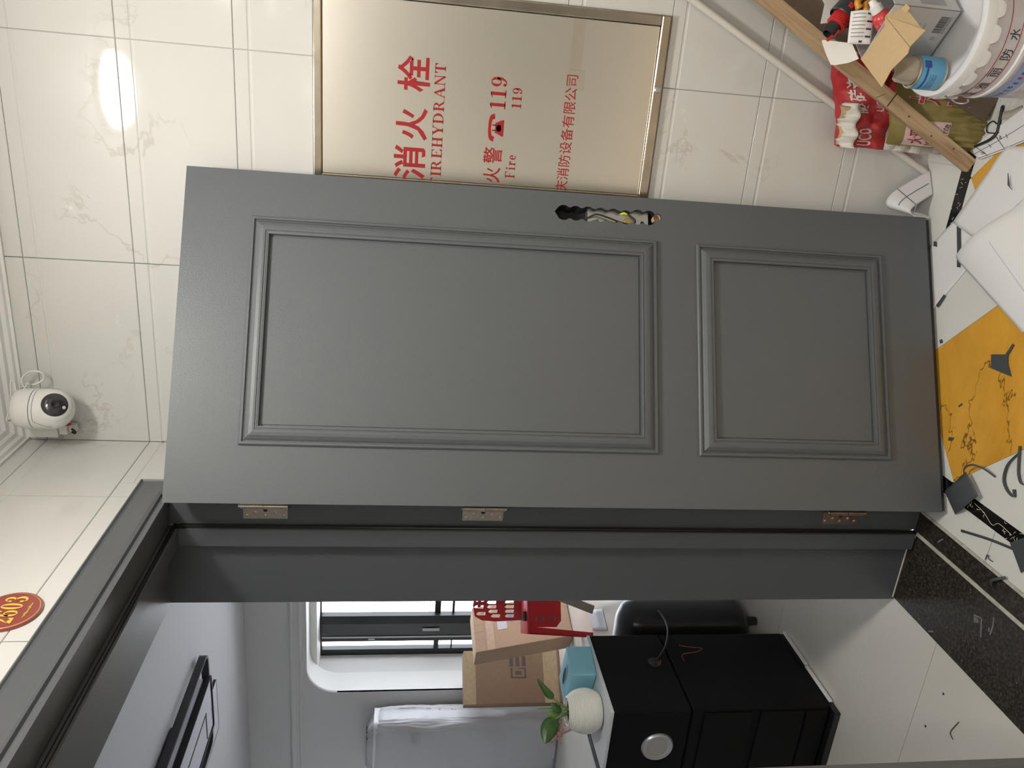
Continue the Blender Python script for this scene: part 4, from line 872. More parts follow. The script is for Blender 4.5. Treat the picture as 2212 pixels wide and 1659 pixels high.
# curled sheet at the foot of the wall
CWB = spline([(-.096, 2.168, .003), (-.120, 2.167, .040), (-.143, 2.166, .075), (-.168, 2.164, .106), (-.192, 2.163, .118), (-.210, 2.163, .106), (-.216, 2.163, .075)], 6)
CWF = spline([(-.160, 2.128, .003), (-.172, 2.120, .026), (-.184, 2.112, .048), (-.198, 2.104, .070), (-.210, 2.098, .078), (-.219, 2.094, .064), (-.221, 2.092, .02)], 6)
def cw(u, v): k = round(v*36); return CWB[k].lerp(CWF[k], u)
pW = B().sheet(lambda u, v: cw(u, v), 10, 36, .0007).obj('paper_sheet', 'paper', None, label='curled paper sheet with a drawn cross at the foot of the wall', cat='paper', smooth=True)
for seg in ([(u/10, .42) for u in range(0, 11)], [(.5, v/36) for v in range(2, 24)]):
    bb = B(); bb.tube([cw(*p)+V((.0006, -.0010, .0006)) for p in seg], .0009, 5).obj('drawn_line', 'ink_line', pW)

# strips and scraps of dark grey edging
def strip3(pts, wd, label, cat='scrap', m='laminate', vert=True, group=None, name='edging_strip', th=.0009):
    P = spline(pts, 6); up = V((0, 0, 1)); bb = B(); n = len(P)-1
    def fn(u, v):
        k = u*n; i = min(int(k), n-1); p = P[i].lerp(P[i+1], k-i); t = (P[min(i+1, n)]-P[max(i-1, 0)]).normalized()
        return p+up*(wd*v) if vert else p+t.cross(up).normalized()*(wd*(v-.5))
    return bb.sheet(fn, n, 2, th).obj(name, m, None, label=label, cat=cat, group=group, smooth=True)
strip3([(-.703, 1.546, .004), (-.747, 1.569, .003), (-.787, 1.568, .002), (-.807, 1.548, .002), (-.812, 1.523, .002), (-.795, 1.530, .002)], .010, 'black edging strip curled into an open hook on white tile')
strip3([(-.690, 1.555, .002), (-.733, 1.541, .002), (-.756, 1.531, .002), (-.771, 1.515, .002), (-.765, 1.49, .002)], .009, 'short black edging strip curving beside the hooked strip')
strip3([(-.838, 1.686, .014), (-.814, 1.680, .026), (-.791, 1.655, .030), (-.788, 1.630, .018), (-.797, 1.600, .003)], .005, 'thin black strip arching up from the grey laminate scrap', vert=False)
strip3([(-.985, 1.653, .0025), (-.953, 1.558, .0025), (-.930, 1.470, .0025)], .007, 'straight narrow black strip lying on the white border tile', vert=False)
sc = [(-.938, 1.732), (-.905, 1.700), (-.875, 1.678), (-.842, 1.660)]
B().sheet(lambda u, v: spline([(x, y, 0) for x, y in sc], 8)[round(u*24)]+V((-.018, -.045, 0))*(1-v)+V((.020, .016, 0))*v+V((0, 0, .004+.020*(1-(2*u-1)**2)*.5+.018*u)), 24, 6, .0012).obj('laminate_scrap', 'laminate', None, label='curved grey laminate scrap lying beside the door hinge side', cat='scrap', smooth=True)
B().sheet(lambda u, v: bil([(-.972, 1.437, .003), (-.930, 1.41, .003), (-.885, 1.455, .010), (-.922, 1.492, .006)], u, v), 4, 4, .0014).obj('laminate_scrap', 'laminate', None, label='square grey laminate scrap at the tip of the narrow strip', cat='scrap')
strip3([(-1.053, 1.498, .008), (-1.04, 1.497, .017), (-1.027, 1.489, .020), (-1.006, 1.468, .008)], .007, 'little grey sliver lying across the granite sill', vert=False)
def bit(pts, label, group=None, z=.002, th=.0012): B().prism([(x, y, z) for x, y in pts], (0, 0, th)).obj('laminate_scrap', 'laminate', None, label=label, cat='scrap', group=group)
bit([(-.515, 1.735), (-.548, 1.722), (-.545, 1.650), (-.520, 1.672), (-.500, 1.680), (-.470, 1.672), (-.468, 1.678), (-.500, 1.690)], 'paddle-shaped grey scrap lying on the gold tile')
bit([(-.222, 1.992), (-.220, 1.978), (-.286, 1.948), (-.331, 1.932), (-.333, 1.944), (-.288, 1.962)], 'dark bar-shaped scrap lying on the flat paper', z=.0045)
bit([(-.297, 2.062), (-.284, 2.066), (-.284, 2.054), (-.297, 2.048)], 'tiny dark chip lying beside the door corner', z=.0045)
bit([(-.452, 1.985), (-.415, 1.965), (-.418, 1.957), (-.455, 1.974)], 'dark sliver lying at the edge of the flat paper', z=.0045)
bit([(-.548, 1.930), (-.540, 1.937), (-.534, 1.928), (-.542, 1.921)], 'tiny dark chip lying on white tile by the gold tile', z=.0005)
bit([(-.685, 1.792), (-.682, 1.795), (-.670, 1.785), (-.674, 1.782)], 'tiny dark sliver lying on the gold tile', z=.0005)
bit([(-.785, 1.795), (-.775, 1.795), (-.768, 1.775), (-.780, 1.780)], 'small torn grey chip on the gold tile near the door', z=.0005)
B().tube(spline([(-1.007, 1.548, .003), (-.994, 1.547, .004), (-.990, 1.541, .006), (-.998, 1.538, .004), (-.998, 1.525, .002)], 5), .0012, 5).obj('wire_curl', 'cable_black', None, label='tiny black curl of wire beside the granite sill', cat='wire', smooth=True)
# black cable ends and tools in the corner
B().tube(spline([(.086, 1.944, .004), (.052, 1.940, .004), (.019, 1.936, .005), (.0, 1.950, .010), (-.016, 1.99, .009), (-.030, 2.030, .006)], 6), [.0012]+[.0042]*16+[.0036]*9+[.0022]*4+[.001], 6).obj('power_cable', 'cable_black', None, label='black cable tapering across the template sheet by the bucket', cat='cable', smooth=True)
B().tube(spline([(.040, 1.948, .004), (.046, 1.963, .004), (.040, 1.976, .004), (.027, 1.980, .004), (.017, 1.969, .004), (.019, 1.930, .004)], 6), .0016, 6).obj('wire_loop', 'cable_black', None, label='thin black wire loop lying by the brown board', cat='wire', smooth=True)
B().prism([(-.074, 1.847, .012), (-.102, 1.836, .012), (-.112, 1.816, .012), (-.104, 1.829, .012)], (0, 0, .002)).obj('laminate_scrap', 'laminate', None, label='pointed dark sliver sticking out beside the curled sheet roll', cat='scrap')
strip3([(.078, 1.875, .003), (.066, 1.905, .003), (.060, 1.940, .003)], .020, 'strip of dirty beige tape stuck to the floor by the bucket', 'tape', 'dirt_tape', False, name='tape_strip', th=.0006)
# wood shavings scattered along the black border
SH = thing('wood_shavings', (-.9, 1.6, 0), 'pale curly wood shavings scattered on the black border', 'shavings', kind='stuff')
bb = B()
for k in range(46):
    if k < 30: c = V((-.905+random.uniform(-.02, .02), random.choice((1.655, 1.60, 1.50))+random.uniform(-.03, .03), .0015))
    else: c = V((random.uniform(-.22, -.06), random.uniform(2.0, 2.035), .0015))
    a = random.uniform(0, 6.28); l = random.uniform(.004, .014)
    bb.tube(spline([c, c+V((math.cos(a), math.sin(a), 0))*l*.5+V((random.uniform(-.003, .003), random.uniform(-.003, .003), .002)), c+V((math.cos(a), math.sin(a), 0))*l], 3), .0006, 4)
bb.tube(spline([(-.895, 1.64, .001), (-.90, 1.60, .002), (-.915, 1.565, .001), (-.900, 1.545, .002), (-.905, 1.50, .001)], 6), .0008, 4)
bb.obj('shavings', 'shaving', SH, kind='stuff')

# ================================================================== the room behind the doorway
RX0, RX1, RY0, RY1, RZ = -7.0, -1.32, .2, 5.6, 2.72
fr_ = B().box(RX0, -1.317, RY0, 6.2, -.05, -.003).obj('floor_inner', 'floor_room', label='pale stone tiled floor of the room inside', kind='structure')
tm = {}
for i in range(8):
    for j in range(8):
        x1 = -1.319-.76*i; x0 = max(RX0, x1-.76); y0 = max(RY0, .096+.76*j); y1 = min(6.1, .096+.76*(j+1))
        if x1-x0 < .02 or y1-y0 < .02: continue
        k = (round(x1-x0, 3), round(y1-y0, 3))
        if k not in tm:
            bm = bmesh.new(); bmesh.ops.create_cube(bm, size=1, matrix=Matrix.Translation((k[0]/2, k[1]/2, -.002)) @ Matrix.Diagonal((k[0]-.0016, k[1]-.0016, .004, 1))); me = bpy.data.meshes.new('tile'); bm.to_mesh(me); bm.free(); me.materials.append(MATS['floor_room']); tm[k] = me
        o = bpy.data.objects.new('tile', tm[k]); o.location = (x0, y0, 0); link(o, fr_)
ww = B()
for y0, y1, z0, z1 in ((RY0, 4.3, 0, RZ), (4.78, RY1, 0, RZ), (4.3, 4.78, 0, .9), (4.3, 4.78, 2.1, RZ)): ww.box(RX0-.1, RX0, y0, y1, z0, z1)
ww.obj('wall_inner_west', 'room_wall', label='grey wall at the far side of the room inside', kind='structure')
sw = B().box(RX0, RX1, RY0-.1, RY0, 0, RZ)
sw.obj('wall_inner_south', 'room_wall', label='grey near wall of the room inside', kind='structure')
B().box(RX1, RX1+.10, YB+.12, RY1, 0, RZ).obj('wall_inner_east', 'room_wall', label='grey side wall of the room inside', kind='structure')
B().box(RX0, RX1+.1, RY0, RY1+.25, RZ, RZ+.08).obj('ceiling_inner', 'room_ceiling', label='smooth grey ceiling of the room inside', kind='structure')
# far wall with a round-cornered opening to the balcony
OX0, OX1, OZ, OR = -5.02, -2.1, 2.222, .26
arch = [(OX0, 0)]+[(OX0+OR-OR*math.cos(t), OZ-OR+OR*math.sin(t)) for t in [math.radians(k*9) for k in range(11)]]+[(OX1-OR+OR*math.sin(t), OZ-OR+OR*math.cos(t)) for t in [math.radians(k*9) for k in range(11)]]+[(OX1, 0)]
bb = B(); full = [(RX0, 0)]+arch+[(RX1, 0), (RX1, RZ), (RX0, RZ)]
bb.prism([(x, RY1, z) for x, z in full], (0, .02, 0)).obj('wall_inner_north', 'room_wall', label='grey far wall of the room with a round-cornered opening', kind='structure')
bb = B(); a = [bb.bm.verts.new((x, RY1-.0005, z)) for x, z in arch]; c = [bb.bm.verts.new((x, RY1+.25, z)) for x, z in arch]; a2 = [bb.bm.verts.new((x+(-.004 if x < -3.5 else .004), RY1-.0005, z+.004)) for x, z in arch]
for i in range(len(arch)-1): bb.bm.faces.new((a[i], c[i], c[i+1], a[i+1])); bb.bm.faces.new((a2[i], a[i], a[i+1], a2[i+1]))
bb.obj('trim_5', 'white_paint', label='white rounded reveal of the balcony opening', kind='structure', smooth='auto')
bb = B(); full2 = [(RX0, 0)]+[(x-.004 if x < -3.5 else x+.004, z+.004 if z > 0 else 0) for x, z in arch]+[(RX1, 0), (RX1, RZ), (RX0, RZ)]
bb.prism([(x, RY1+.23, z) for x, z in full2], (0, .02, 0)).obj('wall_balcony_inner', 'white_paint', label='white balcony face of the far wall', kind='structure')
for z0, z1, d in ((2.262, 2.285, .018), (2.287, 2.330, .012), (2.332, 2.352, .020)): pass
B().prism([(RX0, RY1-d, z) for d, z in ((0, 2.255), (.016, 2.258), (.018, 2.280), (.010, 2.284), (.010, 2.325), (.022, 2.330), (.022, 2.352), (0, 2.356))], (RX1-RX0, 0, 0)).obj('trim_6', 'room_wall', label='grey moulding along the wall above the balcony opening', kind='structure')
# balcony: side wall, ceiling, glazed front
BYW = 6.12
B().box(-5.15, -5.05, RY1+.25, BYW+.1, 0, 2.4).obj('wall_balcony_west', 'room_wall', label='pale side wall of the balcony', kind='structure')
B().box(-2.05, -1.95, RY1+.25, BYW+.1, 0, 2.4).obj('wall_balcony_east', 'room_wall', label='pale east wall of the balcony', kind='structure')
B().box(-5.15, -1.95, RY1+.25, BYW+.1, 2.16, 2.3).obj('ceiling_balcony', 'white_paint', label='white ceiling of the balcony', kind='structure')
WN = thing('window_1', (-3.5, BYW, .05), 'dark framed sliding balcony window with bright daylight behind', kind='structure')
def wbar(nm, x0, x1, z0, z1, m='window_frame', y0=0, y1=.06): B().box(x0, x1, BYW+y0, BYW+y1, z0, z1, .002).obj(nm, m, WN)
wbar('frame_bar', -5.05, -4.985, .05, 2.158, 'window_frame'); wbar('frame_bar', -4.985, -2.05, .05, .11); wbar('frame_bar', -4.985, -2.05, 2.146, 2.158)
wbar('sash_stile', -4.885, -4.80, .11, 2.146, 'window_frame', -.01, .05); wbar('sash_edge', -4.845, -4.825, .11, 2.146, 'aluminium', -.016, -.0105); wbar('sash_stile', -4.80, -4.665, .11, 2.146, 'lens_black', -.03, .03); wbar('sash_stile', -4.665, -4.575, .11, 2.146, 'window_frame', -.045, .02)
for x in (-3.3, -2.4): wbar('sash_stile', x, x+.09, .11, 2.146)
for z, h in ((1.055, .055), (.925, .022), (.68, .03), (.45, .02)):
    wbar('transom', -4.575, -2.05, z, z+h, 'window_frame', 0, .045); wbar('transom', -4.985, -4.885, z+.005, z+h-.005, 'window_frame', 0, .04)
wbar('handle', -4.75, -4.72, 1.06, 1.22, 'aluminium', -.045, -.0305); wbar('lock_plate', -4.862, -4.85, 1.66, 1.72, 'white_plastic', -.020, -.0165)
for x0, x1 in ((-4.985, -4.885), (-4.575, -3.3), (-3.21, -2.4), (-2.31, -2.05)): B().box(x0, x1, BYW+.024, BYW+.028, .11, 2.146).obj('pane', 'glass', WN)
GR = thing('window_grille', (-3.5, 6.5, 0), 'thin metal security grille outside the balcony window', 'grille')
for k in range(28): x = -5.0+.11*k; B().box(x, x+.006, 6.50, 6.506, -.1, 2.5).obj('bar', 'grille', GR)
for z in (.2, .62, 1.13, 1.60, 1.68, 1.88, 2.3): B().box(-5.3, -1.9, 6.495, 6.50, z, z+.006).obj('bar', 'grille', GR)
B().box(-5.6, -1.6, 6.2, 6.9, -.3, -.1).obj('balcony_slab', 'grout', None, label='concrete slab outside the balcony window', kind='structure')

W2 = thing('added_window', (RX0-.05, 4.54, .9), 'dark framed window added out of view to bring daylight into the room', kind='structure')  # unseen window, added so more daylight reaches the far wall
for y0, y1, z0, z1 in ((4.3, 4.34, .9, 2.1), (4.74, 4.78, .9, 2.1), (4.34, 4.74, .9, .95), (4.34, 4.74, 2.05, 2.1)): B().box(RX0-.08, RX0-.02, y0, y1, z0, z1).obj('frame_bar', 'window_frame', W2)
B().box(RX0-.052, RX0-.048, 4.34, 4.74, .95, 2.05).obj('pane', 'glass', W2)

# ceiling light of the room
RL = thing('ceiling_light', (-3.9, 3.7, RZ), 'flat ceiling light of layered black edged white frames in the room', 'ceiling light')
def ringframe(nm, x0, x1, y0, y1, z0, z1, wd, m, r=.05):
    def rr(x0, x1, y0, y1, r): return [(cx+r*math.cos(t), cy+r*math.sin(t)) for cx, cy, a in ((x1-r, y1-r, 0), (x0+r, y1-r, 90), (x0+r, y0+r, 180), (x1-r, y0+r, 270)) for t in [math.radians(a+k*15) for k in range(7)]]
    o, i = rr(x0, x1, y0, y1, r), rr(x0+wd, x1-wd, y0+wd, y1-wd, max(.005, r-wd)); bb = B(); n = len(o)
    q = [[bb.bm.verts.new((x, y, z)) for x, y in L] for L, z in ((o, z0), (o, z1), (i, z1), (i, z0))]
    for k in range(n):
        for s_ in range(4): bb.bm.faces.new((q[s_][k], q[s_][(k+1) % n], q[(s_+1) % 4][(k+1) % n], q[(s_+1) % 4][k]))
    bb.obj(nm, m, RL)
ringframe('frame', -4.16, -3.435, 2.7, 4.222, 2.650, 2.695, .018, 'lamp_black', .06)
B().box(-4.05, -3.55, 2.75, 4.10, 2.660, RZ-.0005).obj('base', 'lamp_white', RL)
ringframe('frame', -3.955, -3.552, 2.72, 4.150, 2.618, 2.655, .012, 'lamp_black', .02)
B().box(-3.942, -3.565, 2.735, 4.137, 2.626, 2.650, .002).obj('panel', 'lamp_white', RL)
B().box(-3.735, -3.722, 2.80, 4.00, 2.6235, 2.6258).obj('groove', 'lamp_black', RL); B().box(-3.92, -3.735, 3.985, 4.00, 2.6235, 2.6258).obj('groove', 'lamp_black', RL)
def edged(x0, x1, y0, y1, z): B().box(x0+.007, x1-.007, y0+.007, y1-.007, z, z+.013).obj('panel', 'lamp_white', RL); ringframe('frame', x0, x1, y0, y1, z-.001, z+.016, .0065, 'lamp_black', .012)
edged(-4.33, -3.91, 3.3, 4.52, 2.690); edged(-3.73, -3.47, 2.7, 3.63, 2.698)
for x, y in ((-4.25, 4.4), (-4.25, 3.4), (-3.6, 3.5), (-3.5, 2.8)): B().box(x-.008, x+.008, y-.008, y+.008, 2.700, RZ-.0005).obj('spacer', 'lamp_black', RL)

# air conditioner wrapped in film
AC = thing('air_conditioner', (-5.43, 5.42, 0), 'tall white floor standing air conditioner wrapped in clear film', 'air conditioner')
def rcol(x0, x1, y0, y1, r): return [(cx+r*math.cos(t), cy+r*math.sin(t)) for cx, cy, a in ((x1-r, y1-r, 0), (x0+r, y1-r, 90), (x0+r, y0+r, 180), (x1-r, y0+r, 270)) for t in [math.radians(a+k*15) for k in range(7)]]
B().prism([(x, y, .03) for x, y in rcol(-5.76, -5.12, 5.30, 5.55, .06)], (0, 0, 1.60)).obj('body', 'ac_white', AC, smooth='auto'); B().prism([(x, y, 0) for x, y in rcol(-5.78, -5.105, 5.285, 5.565, .07)], (0, 0, .03)).obj('base', 'print_grey', AC)
B().box(-5.65, -5.24, 5.294, 5.300, .15, 1.5, .002).obj('front_panel', 'ac_white', AC); B().box(-5.72, -5.70, 5.293, 5.30, .15, 1.52).obj('trim_line', 'print_grey', AC)
loopc = rcol(-5.785, -5.11, 5.285, 5.555, .08)
def wrap(u, v):
    n = len(loopc); k = u*n; i = int(k) % n; t = k-int(k); a, b = loopc[i], loopc[(i+1) % n]; x, y = a[0]+(b[0]-a[0])*t, a[1]+(b[1]-a[1])*t
    z = .02+1.665*v; d = .012*nz(u*30, v*7)+.008*nz(u*60, v*22, 3)+.012*math.sin(v*9+u*20)*.5
    cx, cy = -5.45, 5.42; r = V((x-cx, y-cy, 0)); s_ = 1 if v < .93 else 1-.5*((v-.93)/.07)**1.5
    p = V((cx, cy, 0))+r*s_+r.normalized()*(d+.006); p.z = z+.02*nz(u*20, 9)*v; return p
B().sheet(wrap, 84, 60, .0005).obj('film', 'film', AC, smooth=True)
B().box(-5.80, -5.40, RY1-.03, RY1-.0005, 1.66, 1.70, .002).obj('wall_bracket', 'black_plastic', None, label='short dark metal rail on the wall above the wrapped air conditioner', cat='rail')

# cardboard boxes
def carton(name, TL, TR, BL, dep, label, m, tape=True):
    TL, TR, BL, dep = V(TL), V(TR), V(BL), V(dep); T = thing(name, BL, label, 'box'); a, b = TR-TL, BL-TL; n = -dep.normalized()
    B().obox(TL, a, b, dep, .004).obj('body', m, T)
    P = lambda u0, u1, v0, v1: (lambda u, v: (TL+a*(u0+(u1-u0)*u)+b*(1-(v0+(v1-v0)*v)), n))
    return T, P
B2, P2 = carton('cardboard_box', (-4.913, 5.30, .865), (-4.643, 5.66, .865), (-4.913, 5.30, 0), (-.125, .094, 0), 'large brown cardboard box standing upright against the wrapped air conditioner', 'carton_dark')
patch('tape', P2(0, 1, .88, 1), 'packing_tape', B2, 4, .001); patch('tape', P2(.0, 1, .03, .18), 'packing_tape', B2, 4, .001)
def hanzi(T, P, ch, u0, u1, v0, v1, m): stamp('print', font_mesh(ch), P(u0, u1, v0, v1), m, T, .0012)
g = G(); g.rect(0, 0, 1, .12); g.rect(0, .12, .12, 1); g.rect(.12, .88, 1, 1); g.rect(.88, .12, 1, .5); g.rect(.3, .3, .7, .7); stamp('print', (g.v, g.f), P2(.47, .66, .36, .52), 'ink_grey', B2, .0012)
for k in range(3): g = G(); g.rect(0, 0, 1, 1); stamp('print', (g.v, g.f), P2(.69, .88, .36+.065*k, .40+.065*k), 'ink_grey', B2, .0012)
B1, P1 = carton('cardboard_box', (-4.20, 5.10, .827), (-4.09, 5.53, .835), (-4.15, 5.235, .004), (-.16, .041, .004), 'tan cardboard box with blue print tilted behind the red chair', 'carton')
patch('tape', P1(0, 1, .80, .88), 'packing_tape', B1, 4, .001)
for k in range(6): g = G(); g.rect(0, 0, 1, 1); stamp('crease', (g.v, g.f), P1(.02, .98, .895+.0*k, .897), 'carton_dark', B1, .0013) if k == 0 else stamp('crease', (g.v, g.f), P1(.1+.16*k, .105+.16*k, .90, .995), 'carton_dark', B1, .0013)
patch('shipping_label', P1(.40, .62, .66, .76), 'foam_white', B1, 4, .0016); patch('shipping_label', P1(.86, .96, .88, .93), 'foam_white', B1, 4, .0016)
stamp('print', font_mesh('仕+日', .01), P1(.42, .86, .44, .54), 'ink_blue', B1, .0014); stamp('print', font_mesh('MIN AIV', .01), P1(.42, .90, .36, .42), 'ink_blue', B1, .0014); g = G(); g.ring(.5, .5, .5, .5, .42, .36); g.rect(.2, .3, .8, .7); stamp('print', (g.v, g.f), P1(.52, .76, .585, .635), 'ink_blue', B1, .0014)

# red plastic chair
CHC = V((-3.70, 4.99, 0)); cf = V((.60, -.80, 0)); cr = V((.80, .60, 0))
CH = thing('plastic_chair', CHC, 'red moulded plastic chair with slotted backrest', 'chair')
def cp_(x, y, z): return CHC+cr*x+cf*y+V((0, 0, z))
hw, hd_, sz = .185, .17, .475
B().obox(cp_(-hw, -hd_, sz), cr*(2*hw), cf*(2*hd_), V((0, 0, .022)), .008).obj('seat', 'chair_red', CH, smooth='auto')
# deep apron with slots, slim corner legs
for sx in (-1, 1):
    for sy in (-1, 1):
        bb = B(); x, y = sx*hw, sy*hd_; ox, oy = sx*.03, sy*.03
        bb.prism([cp_(x, y, sz), cp_(x-sx*.055, y, sz), cp_(x-sx*.038+ox, y+oy, .0), cp_(x+ox, y+oy, 0)], -cf*sy*.012)
        bb.prism([cp_(x, y, sz), cp_(x, y-sy*.055, sz), cp_(x+ox, y-sy*.038+oy, 0), cp_(x+ox, y+oy, 0)], -cr*sx*.012)
        bb.obj('leg', 'chair_red', CH)
ap = B().prism([cp_(-hw+.05, hd_-.002, sz), cp_(hw-.05, hd_-.002, sz), cp_(hw-.05, hd_+.010, sz-.20), cp_(hw-.075, hd_+.012, sz-.235), cp_(.02, hd_+.012, sz-.235), cp_(-hw+.095, hd_+.012, sz-.235), cp_(-hw+.05, hd_+.010, sz-.20)], -cf*.012).obj('apron', 'chair_red', CH)
B().prism([cp_(-hw+.01, hd_-.05, sz), cp_(-hw+.01, -hd_+.05, sz), cp_(-hw-.004, -hd_+.05, sz-.2), cp_(-hw-.004, hd_-.05, sz-.2)], cr*.012).obj('apron', 'chair_red', CH)
for k in range(4): B().obox(cp_(-hw+.095, hd_+.0005+.0023*(k+1), sz-.055-.047*k), cr*.030, V((0, 0, .018)), cf*.0015).obj('slot', 'ink_grey', ap)
# backrest with rounded top and openings
bo = [(-.165, 0), (.165, 0), (.178, .20), (.165, .31), (.12, .365), (0, .38), (-.12, .365), (-.165, .31), (-.178, .20)]
hl = [[(x0, z0), (x0+.035, z0-.004), (x0+.035, z0+.055), (x0+.012, z0+.07), (x0, z0+.055)] for x0, z0 in ((-.135, .06), (-.085, .06), (-.035, .06), (.015, .06), (.065, .06), (-.135, .17), (-.085, .19), (-.035, .20), (.015, .20), (.065, .19), (-.11, .285), (-.035, .30), (.04, .295))]
bb = B(); bm = bb.bm
def bpnt(x, z, d): x = x*.70+.03; return cp_(x, -hd_+.02-.10*z-.03*(x/.17)**2*-1+d, sz+.018+z)
ed = []; loops = [bo]+hl; vf_ = []
for L in loops:
    v = [bm.verts.new(bpnt(x, z, 0)) for x, z in L]; vf_.append(v); ed += [bm.edges.new((v[i], v[(i+1) % len(v)])) for i in range(len(v))]
res = bmesh.ops.triangle_fill(bm, use_beauty=True, edges=ed, normal=cf)
ext = bmesh.ops.extrude_face_region(bm, geom=[f for f in bm.faces]); bmesh.ops.translate(bm, verts=[v for v in ext['geom'] if isinstance(v, bmesh.types.BMVert)], vec=-cf*.014)
bb.obj('backrest', 'chair_red', CH)
p0, p1 = V((-3.47, 4.66, .040)), V((-3.19, 4.62, .62)); t = (p1-p0).normalized(); s_ = t.cross(V((.6, -.8, 0))).normalized(); n_ = t.cross(s_)
B().obox(p0-s_*.03, t*.66, s_*.06, n_*.02, .002).obj('grey_plank', 'plank_grey', None, label='weathered grey plank leaning on the red chair', cat='plank')
B().tube([cp_(-.02, hd_-.03, sz+.038), cp_(-.09, hd_-.03, sz+.038)], .014, 10).obj('tool_handle', 'black_plastic', None, label='small black tool handle lying on the red chair seat', cat='tool', smooth='auto')
fd = V((-.62, .78, 0)); fo = V((-3.44, 4.39, .004))
B().sheet(lambda u, v: fo+fd*(.40*u)+V((.04, .19, 0))*v+V((0, 0, .012*abs(math.sin(u*5))*(.4+v*.6))), 20, 6, .004).obj('foam_sheet', 'foam_white', None, label='long white foam sheet lying on the floor beside the boxes', cat='foam sheet', smooth=True)

# ------------------------------------------------------------------ black pedestal cabinet with things on top
CX0, CX1, CY0, CY1, CZ = -2.135, -1.838, 1.932, 2.318, .788
CB = thing('black_cabinet', ((CX0+CX1)/2, (CY0+CY1)/2, 0), 'matt black pedestal cabinet with a round silver speaker and white top', 'cabinet')
B().box(CX0, CX1-.004, CY0-.028, CY1, 0, .022, .003).obj('plinth', 'black_leather', CB)
B().box(CX0, CX1, CY0, CY1, .024, .508, .006).obj('lower_body', 'black_cabinet', CB); B().box(CX0, CX1, CY0, CY1, .512, CZ-.012, .006).obj('upper_body', 'black_cabinet', CB)
B().box(CX0+.036, CX1, CY0, CY1, CZ-.0115, CZ, .002).obj('top', 'top_white', CB, 'white worktop of the black cabinet'); B().box(CX0, CX0+.0355, CY0, CY1, CZ-.0115, CZ+.001, .001).obj('top_edge', 'black_leather', CB)
B().box(CX1, CX1+.006, CY0+.02, 2.13, .006, .020, .002).obj('trim_strip', 'white_paint', CB); B().box(CX1, CX1+.006, 2.135, CY1, .003, .017, .002).obj('trim_strip', 'white_paint', CB)
B().box(CX0+.01, CX1-.01, CY0-.006, CY0, .30, .468, .002).obj('drawer_front', 'black_cabinet', CB); B().box(CX0+.01, CX1-.01, CY0-.006, CY0, .115, .272, .002).obj('drawer_front', 'black_cabinet', CB); B().box(CX0+.01, CX1-.01, CY0-.006, CY0, .03, .108, .002).obj('drawer_front', 'black_cabinet', CB)
spx = V((-1.985, CY0, .612))
sp = B().lathe([(.034, .007), (.040, .010), (.050, .010), (.054, .006), (.055, 0)], spx, (0, -1, 0), 48).obj('speaker_ring', 'silver', CB, smooth='auto'); B().lathe([(0, .0075), (.034, .0065)], spx, (0, -1, 0), 48).obj('speaker_mesh', 'speaker_mesh', sp)
B().lathe([(0, .001), (.014, .001), (.022, .004), (.024, 0)], (CX1, 2.165, .573), (1, 0, 0), 28).obj('grommet', 'black_plastic', CB, smooth='auto')
B().tube(spline([(CX1+.002, 2.165, .570), (CX1+.03, 2.172, .552), (CX1+.035, 2.215, .52), (CX1+.03, 2.30, .485), (CX1+.0, 2.40, .46), (CX1-.03, 2.50, .452)], 8), .0035, 8).obj('cable', 'cable_black', CB, smooth=True)
B().tube(spline([(CX1+.004, 2.160, .566), (CX1+.012, 2.150, .560), (CX1+.014, 2.162, .552)], 6), .0016, 6).obj('cable', 'cable_red', CB, smooth=True)
B().tube(spline([(CX1+.003, 2.165, .462), (CX1+.012, 2.190, .462), (CX1+.016, 2.198, .41), (CX1+.014, 2.215, .38), (CX1+.010, 2.228, .385), (CX1+.008, 2.235, .42), (CX1+.004, 2.25, .455)], 6), .0014, 6).obj('cable', 'cable_red', CB, smooth=True)
# black leather bench behind
SF = thing('black_bench', (-2.3, 2.8, 0), 'black leather bench with a rounded arm behind the cabinet', 'bench')
B().box(-2.75, -1.87, 2.44, 2.645, .05, .60, .085, 6).obj('arm', 'black_leather', SF, smooth='auto')
B().box(-2.72, -1.90, 2.65, 3.10, .05, .30, .05, 4).obj('seat', 'black_leather', SF, smooth='auto')
for x in (-2.66, -1.96):
    for y in (2.55, 3.0): B().lathe([(0, 0), (.018, 0), (.022, .055), (0, .055)], (x, y, 0), n=16).obj('foot', 'black_plastic', SF, smooth='auto')

# tissue box
TBN = V((-1.855, 2.128, CZ+.0005)); e1 = V((.030, .107, 0)); e2 = V((-.107, .030, 0)).normalized()*.185; e1 = e1.normalized()*.118; th_ = .092
TI = thing('tissue_box', TBN, 'plain blue tissue box with an oval slot on the white cabinet top', 'tissue box')
B().obox(TBN, e1, e2, V((0, 0, th_)), .006, 3).obj('body', 'tissue_blue', TI, smooth='auto')
g = G(); g.ring(.5, .5, .5, .5, .40, .36); stamp('slot_rim', (g.v, g.f), flat(TBN+V((0, 0, th_))+e1*.32+e2*.16, e1*.36, e2*.68), 'tissue_blue', TI, .0025)
g = G(); g.dot(.5, .5, .40, .36); stamp('slot', (g.v, g.f), flat(TBN+V((0, 0, th_))+e1*.32+e2*.16, e1*.36, e2*.68), 'ink_black', TI, .0008)
